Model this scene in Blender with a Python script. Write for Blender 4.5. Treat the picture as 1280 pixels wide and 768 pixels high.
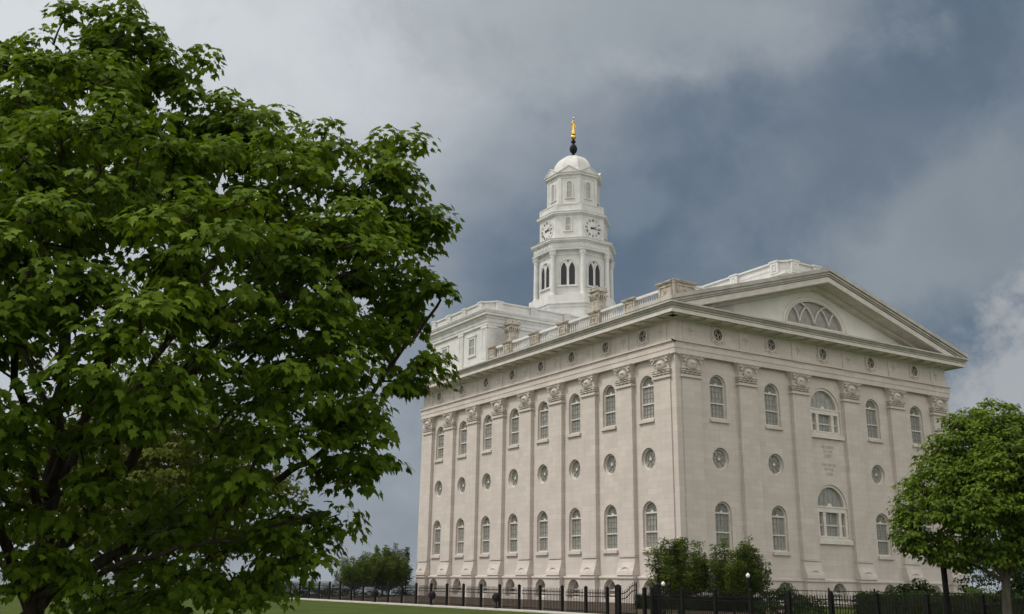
import bpy, bmesh, math, random
import numpy as np
from mathutils import Matrix, Vector

R = math.radians
sc = bpy.context.scene
for o in list(bpy.data.objects):
    bpy.data.objects.remove(o)
col = sc.collection
RNG = np.random.default_rng(7)
random.seed(7)

# ---------------------------------------------------------------- camera
CAM = (-48.4802, -55.5142, 1.6)
YAW, PITCH, ROLL = 0.55485, 0.3109, 0.0164
cd = bpy.data.cameras.new("camera")
cam = bpy.data.objects.new("camera", cd)
col.objects.link(cam)
fw = Vector((math.sin(YAW) * math.cos(PITCH), math.cos(YAW) * math.cos(PITCH), math.sin(PITCH)))
rt = Vector((math.cos(YAW), -math.sin(YAW), 0))
up = rt.cross(fw)
r2 = rt * math.cos(ROLL) + up * math.sin(ROLL)
u2 = -rt * math.sin(ROLL) + up * math.cos(ROLL)
M = Matrix((r2, u2, -fw)).transposed().to_4x4()
M.translation = Vector(CAM)
cam.matrix_world = M
cd.sensor_fit = 'HORIZONTAL'
cd.sensor_width = 36
cd.lens = 36 * 1277.22 / 1280
cd.shift_y = -62.68 / 1280
cd.clip_start = 0.1
cd.clip_end = 12000
sc.camera = cam

# ---------------------------------------------------------------- light
SUN_EL, SUN_AZ = 52, 292          # degrees; azimuth clockwise from +Y
w = bpy.data.worlds.new("World")
sc.world = w
w.use_nodes = True
nt = w.node_tree
nt.nodes.clear()


def N(t, typ, **kw):
    n = t.nodes.new(typ)
    for k, v in kw.items():
        setattr(n, k, v)
    return n


def setin(n, **kw):
    for k, v in kw.items():
        n.inputs[k.replace('_', ' ')].default_value = v
    return n


def mth(t, op, a, b=None, c=None, clamp=False):
    n = N(t, 'ShaderNodeMath', operation=op, use_clamp=clamp)
    for i, v in enumerate((a, b, c)):
        if v is None:
            continue
        if isinstance(v, (int, float)):
            n.inputs[i].default_value = v
        else:
            t.links.new(v, n.inputs[i])
    return n.outputs[0]


def mixc(t, f, a, b):
    n = N(t, 'ShaderNodeMix', data_type='RGBA')
    for s, v in ((n.inputs[0], f), (n.inputs[6], a), (n.inputs[7], b)):
        if isinstance(v, (int, float)):
            s.default_value = v
        elif isinstance(v, tuple):
            s.default_value = v + (1,) if len(v) == 3 else v
        else:
            t.links.new(v, s)
    return n.outputs[2]


def sstep(t, x, lo, hi):
    n = N(t, 'ShaderNodeMapRange', interpolation_type='SMOOTHSTEP')
    n.inputs[1].default_value = lo
    n.inputs[2].default_value = hi
    n.inputs[3].default_value = 0
    n.inputs[4].default_value = 1
    t.links.new(x, n.inputs[0])
    return n.outputs[0]


def vdot(t, v, d):
    n = N(t, 'ShaderNodeVectorMath', operation='DOT_PRODUCT')
    t.links.new(v, n.inputs[0])
    n.inputs[1].default_value = d
    return n.outputs['Value']


def noise(t, vec, scale, detail=5, rough=0.55, dist=0.0):
    n = N(t, 'ShaderNodeTexNoise')
    n.inputs['Scale'].default_value = scale
    n.inputs['Detail'].default_value = detail
    n.inputs['Roughness'].default_value = rough
    n.inputs['Distortion'].default_value = dist
    if vec is not None:
        t.links.new(vec, n.inputs['Vector'])
    return n.outputs['Fac']


out = N(nt, 'ShaderNodeOutputWorld')
sky = N(nt, 'ShaderNodeTexSky', sky_type='NISHITA', sun_disc=False,
        sun_elevation=R(SUN_EL), sun_rotation=R(SUN_AZ))
bg_sky = N(nt, 'ShaderNodeBackground')
bg_sky.inputs[1].default_value = 0.06
nt.links.new(sky.outputs[0], bg_sky.inputs[0])
tc = N(nt, 'ShaderNodeTexCoord').outputs['Generated']
# compass frame of the storm: 'side' runs from the bright gap in the clouds to the dark front
SIDE = (math.cos(YAW), -math.sin(YAW), 0)
AHEAD = (math.sin(YAW), math.cos(YAW), 0)
side, ahead, elev = vdot(nt, tc, SIDE), vdot(nt, tc, AHEAD), vdot(nt, tc, (0, 0, 1))
# stretch the clouds towards the horizon
sepc = N(nt, 'ShaderNodeSeparateXYZ'); nt.links.new(tc, sepc.inputs[0])
den = mth(nt, 'ADD', mth(nt, 'ABSOLUTE', elev), 0.75)
cmb = N(nt, 'ShaderNodeCombineXYZ')
nt.links.new(mth(nt, 'DIVIDE', sepc.outputs[0], den), cmb.inputs[0])
nt.links.new(mth(nt, 'DIVIDE', sepc.outputs[1], den), cmb.inputs[1])
n1 = noise(nt, cmb.outputs[0], 2.2, 6, 0.55, 0.2)
n2 = noise(nt, cmb.outputs[0], 4.6, 8, 0.55, 0.15)
n3 = noise(nt, tc, 9.0, 10, 0.66, 0.15)
n4 = noise(nt, tc, 3.2, 4, 0.5, 0.0)
nw = mth(nt, 'MULTIPLY_ADD', mth(nt, 'SUBTRACT', n1, 0.5), 0.9, mth(nt, 'MULTIPLY', mth(nt, 'SUBTRACT', n2, 0.5), 0.55))
# gap field: high on the bright side and overhead
gap = mth(nt, 'ADD', mth(nt, 'MULTIPLY_ADD', side, -1.05, mth(nt, 'MULTIPLY', elev, 1.0)), mth(nt, 'MULTIPLY', nw, 0.75))
fgap = sstep(nt, gap, 0.02, 0.90)
ndark = sstep(nt, mth(nt, 'ADD', n2, mth(nt, 'MULTIPLY', nw, 0.3)), 0.25, 0.78)
base = mixc(nt, ndark, (0.104, 0.150, 0.210), (0.185, 0.222, 0.268))
c1 = mixc(nt, fgap, base, (0.71, 0.74, 0.76))
# separate cloud masses, each at its own bearing and height in the storm


def cloud(prev, s0, e0, a, b_, tilt, colr, amt, rag, lo=0.35, hi=1.15):
    ds = mth(nt, 'SUBTRACT', side, s0)
    de = mth(nt, 'SUBTRACT', mth(nt, 'SUBTRACT', elev, e0), mth(nt, 'MULTIPLY', ds, tilt))
    q = mth(nt, 'SQRT', mth(nt, 'ADD', mth(nt, 'POWER', mth(nt, 'ABSOLUTE', mth(nt, 'DIVIDE', ds, a)), 2.0), mth(nt, 'POWER', mth(nt, 'ABSOLUTE', mth(nt, 'DIVIDE', de, b_)), 2.0)))
    q = mth(nt, 'ADD', q, mth(nt, 'MULTIPLY', mth(nt, 'SUBTRACT', n3, 0.5), rag))
    q = mth(nt, 'ADD', q, mth(nt, 'MULTIPLY', mth(nt, 'SUBTRACT', n4, 0.5), rag))
    f = mth(nt, 'MULTIPLY', mth(nt, 'SUBTRACT', 1.0, sstep(nt, q, lo, hi)), amt)
    f = mth(nt, 'MULTIPLY', f, sstep(nt, ahead, 0.0, 0.3))
    return mixc(nt, f, prev, colr)


c2 = cloud(c1, 0.08, 0.50, 0.26, 0.055, -0.10, (0.37, 0.405, 0.43), 0.65, 1.8)
c2 = cloud(c2, 0.11, 0.475, 0.07, 0.02, -0.15, (0.50, 0.52, 0.55), 0.3, 2.4)
c2 = cloud(c2, 0.36, 0.30, 0.15, 0.070, 0.30, (0.275, 0.315, 0.342), 0.9, 2.0, 0.1, 1.3)
c2 = cloud(c2, 0.50, 0.33, 0.16, 0.05, 0.10, (0.20, 0.245, 0.28), 0.6, 2.0, 0.1, 1.3)
c2 = cloud(c2, 0.46, 0.165, 0.085, 0.085, 0.50, (0.40, 0.415, 0.43), 0.95, 2.4, 0.40, 0.95)
c2 = cloud(c2, 0.118, 0.352, 0.040, 0.026, 0.0, (0.20, 0.25, 0.30), 0.6, 2.4)
# thin torn detail over everything
c2 = mixc(nt, mth(nt, 'MULTIPLY', sstep(nt, noise(nt, tc, 6.5, 10, 0.68, 0.35), 0.42, 0.78), 0.30), c2, (0.335, 0.38, 0.41))
c2 = mixc(nt, mth(nt, 'MULTIPLY', sstep(nt, noise(nt, cmb.outputs[0], 7.5, 9, 0.62, 0.4), 0.50, 0.80), 0.30), c2, (0.095, 0.125, 0.165))
# pale band at the horizon
fhor = mth(nt, 'MULTIPLY', sstep(nt, mth(nt, 'MULTIPLY', elev, -1.0), -0.16, 0.0), 0.5)
c3 = mixc(nt, fhor, c2, (0.25, 0.285, 0.335))
# behind the viewer the overcast is thin and bright
c4 = mixc(nt, sstep(nt, mth(nt, 'MULTIPLY_ADD', elev, 0.75, mth(nt, 'MULTIPLY', ahead, -1.0)), -0.12, 0.75), c3, (1.20, 1.16, 1.10))
bg_c = N(nt, 'ShaderNodeBackground')
bg_c.inputs[1].default_value = 0.71
nt.links.new(c4, bg_c.inputs[0])
mx = N(nt, 'ShaderNodeMixShader')
mx.inputs[0].default_value = 0.93
nt.links.new(bg_sky.outputs[0], mx.inputs[1])
nt.links.new(bg_c.outputs[0], mx.inputs[2])
nt.links.new(mx.outputs[0], out.inputs[0])

sl = bpy.data.lights.new("sun", 'SUN')
sl.energy = 1.5
sl.angle = R(14)
sl.color = (1.0, 0.95, 0.87)
so = bpy.data.objects.new("sun", sl)
col.objects.link(so)
sd = Vector((math.sin(R(SUN_AZ)) * math.cos(R(SUN_EL)), math.cos(R(SUN_AZ)) * math.cos(R(SUN_EL)), math.sin(R(SUN_EL))))
so.rotation_euler = sd.to_track_quat('Z', 'Y').to_euler()
so.location = (0, 0, 80)
sc.view_settings.view_transform = 'Standard'
sc.view_settings.look = 'None'
sc.view_settings.exposure = 0.5
sc.view_settings.gamma = 1.0
sc.view_settings.use_curve_mapping = False
sc.cycles.max_bounces = 6
sc.cycles.transparent_max_bounces = 4


# ---------------------------------------------------------------- materials
def mat(name, base, rough=0.8, metal=0.0, spec=0.4):
    m = bpy.data.materials.new(name)
    m.use_nodes = True
    b = m.node_tree.nodes['Principled BSDF']
    b.inputs['Base Color'].default_value = tuple(base) + (1,)
    b.inputs['Roughness'].default_value = rough
    b.inputs['Metallic'].default_value = metal
    b.inputs['Specular IOR Level'].default_value = spec
    return m


def ocoord(t):
    g = N(t, 'ShaderNodeNewGeometry')
    return g.outputs['Position']


def vary(m, a, b, scale=3.0, detail=6, lo=0.3, hi=0.7, bump=0.0, bscale=20.0, stretch=None):
    t = m.node_tree
    bs = t.nodes['Principled BSDF']
    v = ocoord(t)
    if stretch:
        mp = N(t, 'ShaderNodeMapping'); mp.inputs['Scale'].default_value = stretch
        t.links.new(v, mp.inputs[0]); v = mp.outputs[0]
    f = sstep(t, noise(t, v, scale, detail, 0.6), lo, hi)
    t.links.new(mixc(t, f, a, b), bs.inputs['Base Color'])
    if bump:
        bn = N(t, 'ShaderNodeBump'); bn.inputs['Strength'].default_value = bump
        bn.inputs['Distance'].default_value = 0.02
        t.links.new(noise(t, v, bscale, 4, 0.6), bn.inputs['Height'])
        t.links.new(bn.outputs[0], bs.inputs['Normal'])
    return m


def stone_mat(name, c1, c2, joint):
    m = mat(name, c1, 0.85, 0, 0.25)
    t = m.node_tree; bs = t.nodes['Principled BSDF']
    v = ocoord(t)
    s = N(t, 'ShaderNodeSeparateXYZ'); t.links.new(v, s.inputs[0])
    cb = N(t, 'ShaderNodeCombineXYZ')
    t.links.new(mth(t, 'ADD', s.outputs[0], s.outputs[1]), cb.inputs[0])
    t.links.new(s.outputs[2], cb.inputs[1])
    br = N(t, 'ShaderNodeTexBrick')
    br.inputs['Scale'].default_value = 1.0
    br.inputs['Brick Width'].default_value = 1.15
    br.inputs['Row Height'].default_value = 0.42
    br.inputs['Mortar Size'].default_value = 0.012
    br.inputs['Mortar Smooth'].default_value = 0.3
    br.inputs['Color1'].default_value = (0, 0, 0, 1)
    br.inputs['Color2'].default_value = (1, 1, 1, 1)
    br.inputs['Mortar'].default_value = (0.5, 0.5, 0.5, 1)
    t.links.new(cb.outputs[0], br.inputs['Vector'])
    f = mth(t, 'ADD', mth(t, 'MULTIPLY', br.outputs['Color'], 0.20), mth(t, 'MULTIPLY', noise(t, v, 0.55, 9, 0.68), 0.68))
    c = mixc(t, sstep(t, f, 0.25, 0.75), c1, c2)
    # rain streaks: tall narrow noise (dirt, on every face)
    mp = N(t, 'ShaderNodeMapping'); mp.inputs['Scale'].default_value = (3.0, 3.0, 0.16); t.links.new(v, mp.inputs[0])
    st = sstep(t, noise(t, mp.outputs[0], 1.2, 6, 0.65), 0.52, 0.80)
    c = mixc(t, mth(t, 'MULTIPLY', st, 0.42), c, tuple(x * 0.66 for x in c1))
    c = mixc(t, mth(t, 'MULTIPLY', br.outputs['Fac'], 0.50), c, joint)
    t.links.new(c, bs.inputs['Base Color'])
    bn = N(t, 'ShaderNodeBump'); bn.inputs['Strength'].default_value = 0.25; bn.inputs['Distance'].default_value = 0.01
    t.links.new(mth(t, 'SUBTRACT', noise(t, v, 9.0, 6, 0.65), mth(t, 'MULTIPLY', br.outputs['Fac'], 0.6)), bn.inputs['Height'])
    t.links.new(bn.outputs[0], bs.inputs['Normal'])
    return m


STONE = stone_mat("limestone", (0.510, 0.462, 0.422), (0.615, 0.564, 0.520), (0.39, 0.35, 0.315))
BROWN = vary(mat("weathered stone", (0.38, 0.33, 0.27), 0.9, 0, 0.2), (0.25, 0.225, 0.19), (0.50, 0.45, 0.39), 2.5, 9)
WHITE = vary(mat("white painted wood", (0.72, 0.71, 0.68), 0.55), (0.54, 0.54, 0.52), (0.66, 0.66, 0.645), 0.8, 8)
_t = WHITE.node_tree; _b = _t.nodes['Principled BSDF']
_src = _b.inputs['Base Color'].links[0].from_socket
_sp = N(_t, 'ShaderNodeSeparateXYZ'); _t.links.new(ocoord(_t), _sp.inputs[0])
_fr = mth(_t, 'FRACT', mth(_t, 'DIVIDE', _sp.outputs[2], 0.31))
_ln = mth(_t, 'MULTIPLY', mth(_t, 'LESS_THAN', _fr, 0.09), 0.16)
_mp = N(_t, 'ShaderNodeMapping'); _mp.inputs['Scale'].default_value = (2.5, 2.5, 0.25); _t.links.new(ocoord(_t), _mp.inputs[0])
_gr = mth(_t, 'MULTIPLY', sstep(_t, noise(_t, _mp.outputs[0], 1.6, 7, 0.65), 0.50, 0.80), 0.32)
_t.links.new(mixc(_t, mth(_t, 'MAXIMUM', _ln, _gr), _src, (0.33, 0.32, 0.295)), _b.inputs['Base Color'])
CREAM = vary(mat("cream painted trim", (0.62, 0.58, 0.525), 0.6), (0.55, 0.512, 0.462), (0.66, 0.62, 0.57), 1.2, 6)
TYMP = vary(mat("pale painted boards", (0.50, 0.485, 0.45), 0.65), (0.66, 0.645, 0.605), (0.74, 0.725, 0.685), 0.6, 6)
MUNT = vary(mat("weathered sash bars", (0.33, 0.32, 0.29), 0.6), (0.28, 0.27, 0.245), (0.36, 0.35, 0.32), 1.5, 5)
GUT = vary(mat("grey painted gutter", (0.36, 0.355, 0.33), 0.55), (0.36, 0.34, 0.305), (0.50, 0.475, 0.43), 1.0, 7)
PANE = vary(mat("curtained glass", (0.17, 0.175, 0.16), 0.16, 0, 0.5), (0.22, 0.22, 0.20), (0.37, 0.365, 0.335), 2.2, 4, stretch=(5, 5, 1.2))
_t = PANE.node_tree; _b = _t.nodes['Principled BSDF']
_src = _b.inputs['Base Color'].links[0].from_socket
_oi = N(_t, 'ShaderNodeObjectInfo')
_t.links.new(mixc(_t, mth(_t, 'MULTIPLY', _oi.outputs['Random'], 0.55), _src, (0.14, 0.15, 0.145)), _b.inputs['Base Color'])
DARK = mat("dark opening", (0.012, 0.012, 0.016), 0.4)
IRON = mat("black iron", (0.006, 0.0055, 0.0055), 0.6, 0, 0.15)
GOLD = mat("gilded metal", (0.86, 0.56, 0.13), 0.28, 1.0)
NUM = mat("clock black", (0.02, 0.02, 0.02), 0.5)
ROOFM = vary(mat("grey metal roof", (0.42, 0.43, 0.43), 0.5), (0.38, 0.39, 0.39), (0.48, 0.49, 0.49), 0.5, 4)
INK = mat("cut letter", (0.27, 0.235, 0.20), 0.9)
CONC = vary(mat("pale concrete", (0.46, 0.44, 0.40), 0.9), (0.40, 0.385, 0.345), (0.52, 0.50, 0.455), 1.5, 7, bump=0.2)
MULCH = vary(mat("brown mulch", (0.09, 0.055, 0.04), 1.0, 0, 0.1), (0.045, 0.034, 0.027), (0.105, 0.082, 0.064), 3, 8, bump=0.8, bscale=12)
PAVER = vary(mat("red brown paving", (0.17, 0.10, 0.08), 0.9), (0.13, 0.078, 0.06), (0.21, 0.135, 0.105), 2, 7)
LAWN = vary(mat("mown grass", (0.055, 0.085, 0.018), 1.0, 0, 0.1), (0.034, 0.056, 0.008), (0.066, 0.088, 0.014), 0.45, 10, bump=1.0, bscale=30)
WATER = mat("river water", (0.10, 0.13, 0.15), 0.25, 0, 0.5)
HILL = vary(mat("wooded hills", (0.05, 0.075, 0.055), 1.0, 0, 0.1), (0.045, 0.065, 0.055), (0.065, 0.085, 0.07), 0.01, 6)
TEAL = vary(mat("pale teal glazing", (0.20, 0.36, 0.38), 0.2), (0.07, 0.17, 0.19), (0.24, 0.36, 0.37), 0.9, 5)
GLOBE = mat("white glass globe", (0.80, 0.80, 0.78), 0.25)
BALL = mat("dark housing", (0.012, 0.008, 0.008), 0.7, 0, 0.15)


def bark_mat(name, a, b):
    return vary(mat(name, a, 0.95, 0, 0.15), a, b, 7, 7, bump=0.7, bscale=26, stretch=(2.2, 2.2, 0.5))


BARK = bark_mat("dark maple bark", (0.020, 0.016, 0.012), (0.055, 0.044, 0.033))
BARK2 = bark_mat("grey bark", (0.085, 0.075, 0.06), (0.16, 0.145, 0.12))


def leaf_mat(name, dark, mid, light, trans=0.35, rough=0.5, spec=0.35):
    m = mat(name, mid, rough, 0, spec)
    t = m.node_tree; bs = t.nodes['Principled BSDF']; mo = t.nodes['Material Output']
    g = N(t, 'ShaderNodeNewGeometry')
    ri = g.outputs['Random Per Island']
    big = noise(t, g.outputs['Position'], 0.9, 3, 0.5)
    f = mth(t, 'MULTIPLY_ADD', ri, 0.65, mth(t, 'MULTIPLY', sstep(t, big, 0.3, 0.7), 0.35))
    cr = N(t, 'ShaderNodeValToRGB')
    e = cr.color_ramp.elements
    e[0].color = dark + (1,); e[0].position = 0.05
    e[1].color = light + (1,); e[1].position = 0.95
    k = e.new(0.5); k.color = mid + (1,)
    t.links.new(f, cr.inputs[0])
    t.links.new(cr.outputs[0], bs.inputs['Base Color'])
    tr = N(t, 'ShaderNodeBsdfTranslucent')
    hs = mixc(t, 0.5, cr.outputs[0], tuple((light[0] * 1.4, light[1] * 1.35, light[2] * 0.5)))
    t.links.new(hs, tr.inputs[0])
    mxs = N(t, 'ShaderNodeMixShader'); mxs.inputs[0].default_value = trans
    t.links.new(bs.outputs[0], mxs.inputs[1]); t.links.new(tr.outputs[0], mxs.inputs[2])
    t.links.new(mxs.outputs[0], mo.inputs[0])
    return m


LEAF = leaf_mat("maple leaves", (0.044, 0.084, 0.006), (0.082, 0.142, 0.009), (0.146, 0.215, 0.015), 0.32, 0.65, 0.1)
LEAF2 = leaf_mat("lower maple leaves", (0.050, 0.070, 0.010), (0.085, 0.110, 0.014), (0.140, 0.160, 0.022), 0.45, 0.6, 0.15)
LEAF3 = leaf_mat("right maple leaves", (0.046, 0.084, 0.007), (0.084, 0.138, 0.010), (0.145, 0.208, 0.016), 0.34, 0.6, 0.15)
LEAF4 = leaf_mat("young tree leaves", (0.036, 0.062, 0.008), (0.068, 0.106, 0.012), (0.122, 0.168, 0.020), 0.3, 0.6, 0.2)
LEAF5 = leaf_mat("dark hedge leaves", (0.012, 0.022, 0.006), (0.021, 0.036, 0.009), (0.034, 0.052, 0.012), 0.2, 0.8, 0.05)


# ---------------------------------------------------------------- mesh builder
class MB:
    def __init__(s):
        s.v = []; s.f = []; s.m = []; s.n = 0

    def add(s, verts, faces, mi=0):
        b = s.n
        s.v.extend(tuple(map(float, q)) for q in verts)
        s.n += len(verts)
        for f in faces:
            s.f.append(tuple(b + i for i in f)); s.m.append(mi)
        return s

    def box(s, x0, x1, y0, y1, z0, z1, mi=0, fm=None):
        v = [(x, y, z) for z in (z0, z1) for y in (y0, y1) for x in (x0, x1)]
        if fm:
            v = [fm(*q) for q in v]
        return s.add(v, [(0, 2, 3, 1), (4, 5, 7, 6), (0, 1, 5, 4), (2, 6, 7, 3), (0, 4, 6, 2), (1, 3, 7, 5)], mi)

    def prism(s, pts, y0, y1, mi=0, fm=None):
        """polygon in (x, z), extruded along y"""
        n = len(pts)
        v = [(x, y0, z) for x, z in pts] + [(x, y1, z) for x, z in pts]
        if fm:
            v = [fm(*q) for q in v]
        return s.add(v, [tuple(range(n)), tuple(range(2 * n - 1, n - 1, -1))] + [(i, n + i, n + (i + 1) % n, (i + 1) % n) for i in range(n)], mi)

    def ring(s, A, B, y0, y1, mi=0, fm=None, closed=True):
        """band between outlines A and B (x, z), extruded along y"""
        n = len(A)
        v = [(x, y, z) for y in (y0, y1) for P in (A, B) for x, z in P]
        if fm:
            v = [fm(*q) for q in v]
        F = []
        for i in range(n if closed else n - 1):
            j = (i + 1) % n
            F += [(i, j, n + j, n + i), (2 * n + i, 3 * n + i, 3 * n + j, 2 * n + j), (i, 2 * n + i, 2 * n + j, j), (n + i, n + j, 3 * n + j, 3 * n + i)]
        if not closed:
            for i in (0, n - 1):
                F.append((i, n + i, 3 * n + i, 2 * n + i))
        return s.add(v, F, mi)

    def bar(s, p, q, wd, y0, y1, mi=0, fm=None):
        """flat bar from p to q in (x, z)"""
        dx, dz = q[0] - p[0], q[1] - p[1]
        l = math.hypot(dx, dz) or 1
        nx, nz = -dz / l * wd / 2, dx / l * wd / 2
        return s.prism([(p[0] + nx, p[1] + nz), (q[0] + nx, q[1] + nz), (q[0] - nx, q[1] - nz), (p[0] - nx, p[1] - nz)], y0, y1, mi, fm)

    def tube(s, pts, rad, n=6, mi=0, cap=True):
        pts = [np.array(p, float) for p in pts]
        if not hasattr(rad, '__len__'):
            rad = [rad] * len(pts)
        prev = None; V = []
        for i, p in enumerate(pts):
            d = pts[min(i + 1, len(pts) - 1)] - pts[max(i - 1, 0)]
            d = d / (np.linalg.norm(d) + 1e-9)
            a = np.array((0, 0, 1.)) if abs(d[2]) < .9 else np.array((1., 0, 0))
            if prev is not None:
                a = prev
            x = a - d * (a @ d); x /= np.linalg.norm(x) + 1e-9
            prev = x
            y = np.cross(d, x)
            for k in range(n):
                t = 2 * math.pi * k / n
                V.append(p + rad[i] * (x * math.cos(t) + y * math.sin(t)))
        F = []
        for i in range(len(pts) - 1):
            for k in range(n):
                F.append((i * n + k, i * n + (k + 1) % n, (i + 1) * n + (k + 1) % n, (i + 1) * n + k))
        if cap:
            F.append(tuple(range(n - 1, -1, -1))); F.append(tuple((len(pts) - 1) * n + k for k in range(n)))
        return s.add(V, F, mi)

    def lathe(s, prof, n=16, c=(0, 0), a0=0.0, mi=0):
        """profile of (radius, z)"""
        V = []
        for r, z in prof:
            for k in range(n):
                t = a0 + 2 * math.pi * k / n
                V.append((c[0] + r * math.cos(t), c[1] + r * math.sin(t), z))
        F = []
        for i in range(len(prof) - 1):
            for k in range(n):
                F.append((i * n + k, i * n + (k + 1) % n, (i + 1) * n + (k + 1) % n, (i + 1) * n + k))
        F.append(tuple(range(n - 1, -1, -1))); F.append(tuple((len(prof) - 1) * n + k for k in range(n)))
        return s.add(V, F, mi)

    def sweep(s, x0, x1, y0, y1, prof, mi=0):
        """profile of (outset, z) carried round a rectangle with mitred corners"""
        V = []
        for d, z in prof:
            V += [(x0 - d, y0 - d, z), (x1 + d, y0 - d, z), (x1 + d, y1 + d, z), (x0 - d, y1 + d, z)]
        F = []
        for i in range(len(prof) - 1):
            for k in range(4):
                F.append((i * 4 + k, i * 4 + (k + 1) % 4, i * 4 + 4 + (k + 1) % 4, i * 4 + 4 + k))
        return s.add(V, F, mi)

    def build(s, name, mats, parent=None, smooth=False, loc=None):
        me = bpy.data.meshes.new(name)
        me.from_pydata(s.v, [], s.f)
        for m in (mats if isinstance(mats, (list, tuple)) else [mats]):
            me.materials.append(m)
        me.polygons.foreach_set('material_index', s.m)
        if smooth:
            me.polygons.foreach_set('use_smooth', [True] * len(s.f))
        bm = bmesh.new(); bm.from_mesh(me)
        bmesh.ops.recalc_face_normals(bm, faces=bm.faces)
        bm.to_mesh(me); bm.free()
        me.update()
        return link(name, me, parent, loc)


def link(name, me, parent=None, loc=None):
    o = bpy.data.objects.new(name, me)
    col.objects.link(o)
    if parent is not None:
        o.parent = parent
    if loc is not None:
        o.location = loc
    return o


def empty(name, loc=(0, 0, 0), rz=0.0):
    o = bpy.data.objects.new(name, None)
    o.empty_display_size = 0.3
    col.objects.link(o)
    o.location = loc
    o.rotation_euler = (0, 0, rz)
    return o


def tag(o, label=None, cat=None, group=None, kind=None):
    if label: o['label'] = label
    if cat: o['category'] = cat
    if group: o['group'] = group
    if kind: o['kind'] = kind
    return o


def copy_tree(o, parent=None):
    c = o.copy()
    col.objects.link(c)
    c.parent = parent
    for ch in list(o.children):
        copy_tree(ch, c)
    return c


def arch(hw, spring, bottom=0.0, rise=None, n=16):
    """outline of an arched opening, from bottom left round to bottom right"""
    rise = hw if rise is None else rise
    return [(-hw, bottom)] + [(-hw * math.cos(math.pi * k / n), spring + rise * math.sin(math.pi * k / n)) for k in range(n + 1)] + [(hw, bottom)]


def circ(r, cx=0, cz=0, n=28, a0=0.0):
    return [(cx + r * math.cos(a0 + 2 * math.pi * k / n), cz + r * math.sin(a0 + 2 * math.pi * k / n)) for k in range(n)]


# ---------------------------------------------------------------- ground
L, W = 39.13, 30.66           # long side along y at x = 0, gable end along x at y = 0


def ground_z(x, y):
    dx = max(-x, 0, x - W); dy = max(-y, 0, y - L)
    d = math.hypot(dx, dy)
    t = min(max((14 - d) / 11, 0), 1); t = t * t * (3 - 2 * t)
    z = 0.08 * min(max((40 - d) / 25, 0), 1) + 0.42 * t
    if y > 75:
        z -= min((y - 75) * 0.05, 3) + max(0, y - 140) * 0.06
    return max(z, -16)


def grid(name, xs, ys, zf, m, off=0.0):
    V = [(x, y, zf(x, y) + off) for y in ys for x in xs]
    nx = len(xs)
    F = [(j * nx + i, j * nx + i + 1, (j + 1) * nx + i + 1, (j + 1) * nx + i) for j in range(len(ys) - 1) for i in range(nx - 1)]
    b = MB(); b.add(V, F)
    o = b.build(name, m)
    for p in o.data.polygons: p.use_smooth = True
    return o


def seq(*parts):
    r = []
    for a, b, s in parts:
        r += list(np.arange(a, b, s))
    return r


gx = seq((-2500, -300, 400), (-300, -60, 40), (-60, 60, 2), (60, 300, 40), (300, 5000, 600))
gy = seq((-600, -100, 100), (-100, -60, 10), (-60, 80, 2), (80, 300, 10), (300, 460, 80))
tag(grid('lawn', gx, gy, ground_z, LAWN), 'mown green lawn around the temple grounds', None, None, 'structure')
b = MB(); b.box(-4000, 9000, 260, 5200, -20, -13)
tag(b.build('water', WATER), 'grey strip of river far beyond the fence', None, None, 'structure')
hx = list(np.arange(-4000, 9001, 130))
hz = [14 + 9 * math.sin(x * 0.0021) + 6 * math.sin(x * 0.0057 + 1) + 2.5 * math.sin(x * .023) for x in hx]
b = MB()
n = len(hx)
b.add([(x, 4400, -14) for x in hx] + [(x, 4600, z * .8) for x, z in zip(hx, hz)] + [(x, 5000, z) for x, z in zip(hx, hz)] + [(x, 5800, -14) for x in hx],
      [(k * n + i, k * n + i + 1, (k + 1) * n + i + 1, (k + 1) * n + i) for k in range(3) for i in range(n - 1)])
tag(b.build('hills', HILL, smooth=True), 'low wooded hills on the far river bank', None, None, 'structure')

FX = -11.8                    # the iron fence runs along this line
tag(grid('mulch_bed', list(np.arange(FX + .25, -.2, 1.0)) + [-.2], list(np.arange(-6.4, 44, 2)), ground_z, MULCH, 0.012),
    'brown mulch bed between the iron fence and the temple', None, None, 'structure')
tag(grid('paving', list(np.arange(FX - 1.2, 3, 1.0)), list(np.arange(-10.3, -6.9, .8)), ground_z, PAVER, 0.02),
    'brick coloured path through the gate', None, None, 'structure')
b = MB()
ys = list(np.arange(-7.0, 60, 3.0))
for i in range(len(ys) - 1):
    z0, z1 = ground_z(FX - .8, ys[i]), ground_z(FX - .8, ys[i + 1])
    xa, xb = FX - 1.75, FX - .12
    b.add([(xa, ys[i], z0 - .2), (xb, ys[i], z0 - .2), (xb, ys[i + 1], z1 - .2), (xa, ys[i + 1], z1 - .2),
           (xa, ys[i], z0 + .06), (xb, ys[i], z0 + .06), (xb, ys[i + 1], z1 + .06), (xa, ys[i + 1], z1 + .06)],
          [(4, 5, 6, 7), (0, 4, 7, 3), (1, 2, 6, 5)] + ([(0, 1, 5, 4)] if i == 0 else []))
tag(b.build('sidewalk', CONC), 'pale concrete strip along the foot of the fence', None, None, 'structure')
b = MB()
pts = [(-8.5, -13.8), (-4, -12.6), (2, -12.9), (9, -14.5)]
for (xa, ya), (xb, yb) in zip(pts[:-1], pts[1:]):
    b.add([(xa, ya - .45, ground_z(xa, ya) + .02), (xb, yb - .45, ground_z(xb, yb) + .02), (xb, yb + .45, ground_z(xb, yb) + .02), (xa, ya + .45, ground_z(xa, ya) + .02)], [(0, 1, 2, 3)])
tag(b.build('path', CONC), 'narrow pale path across the grass by the small trees', None, None, 'structure')

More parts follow.
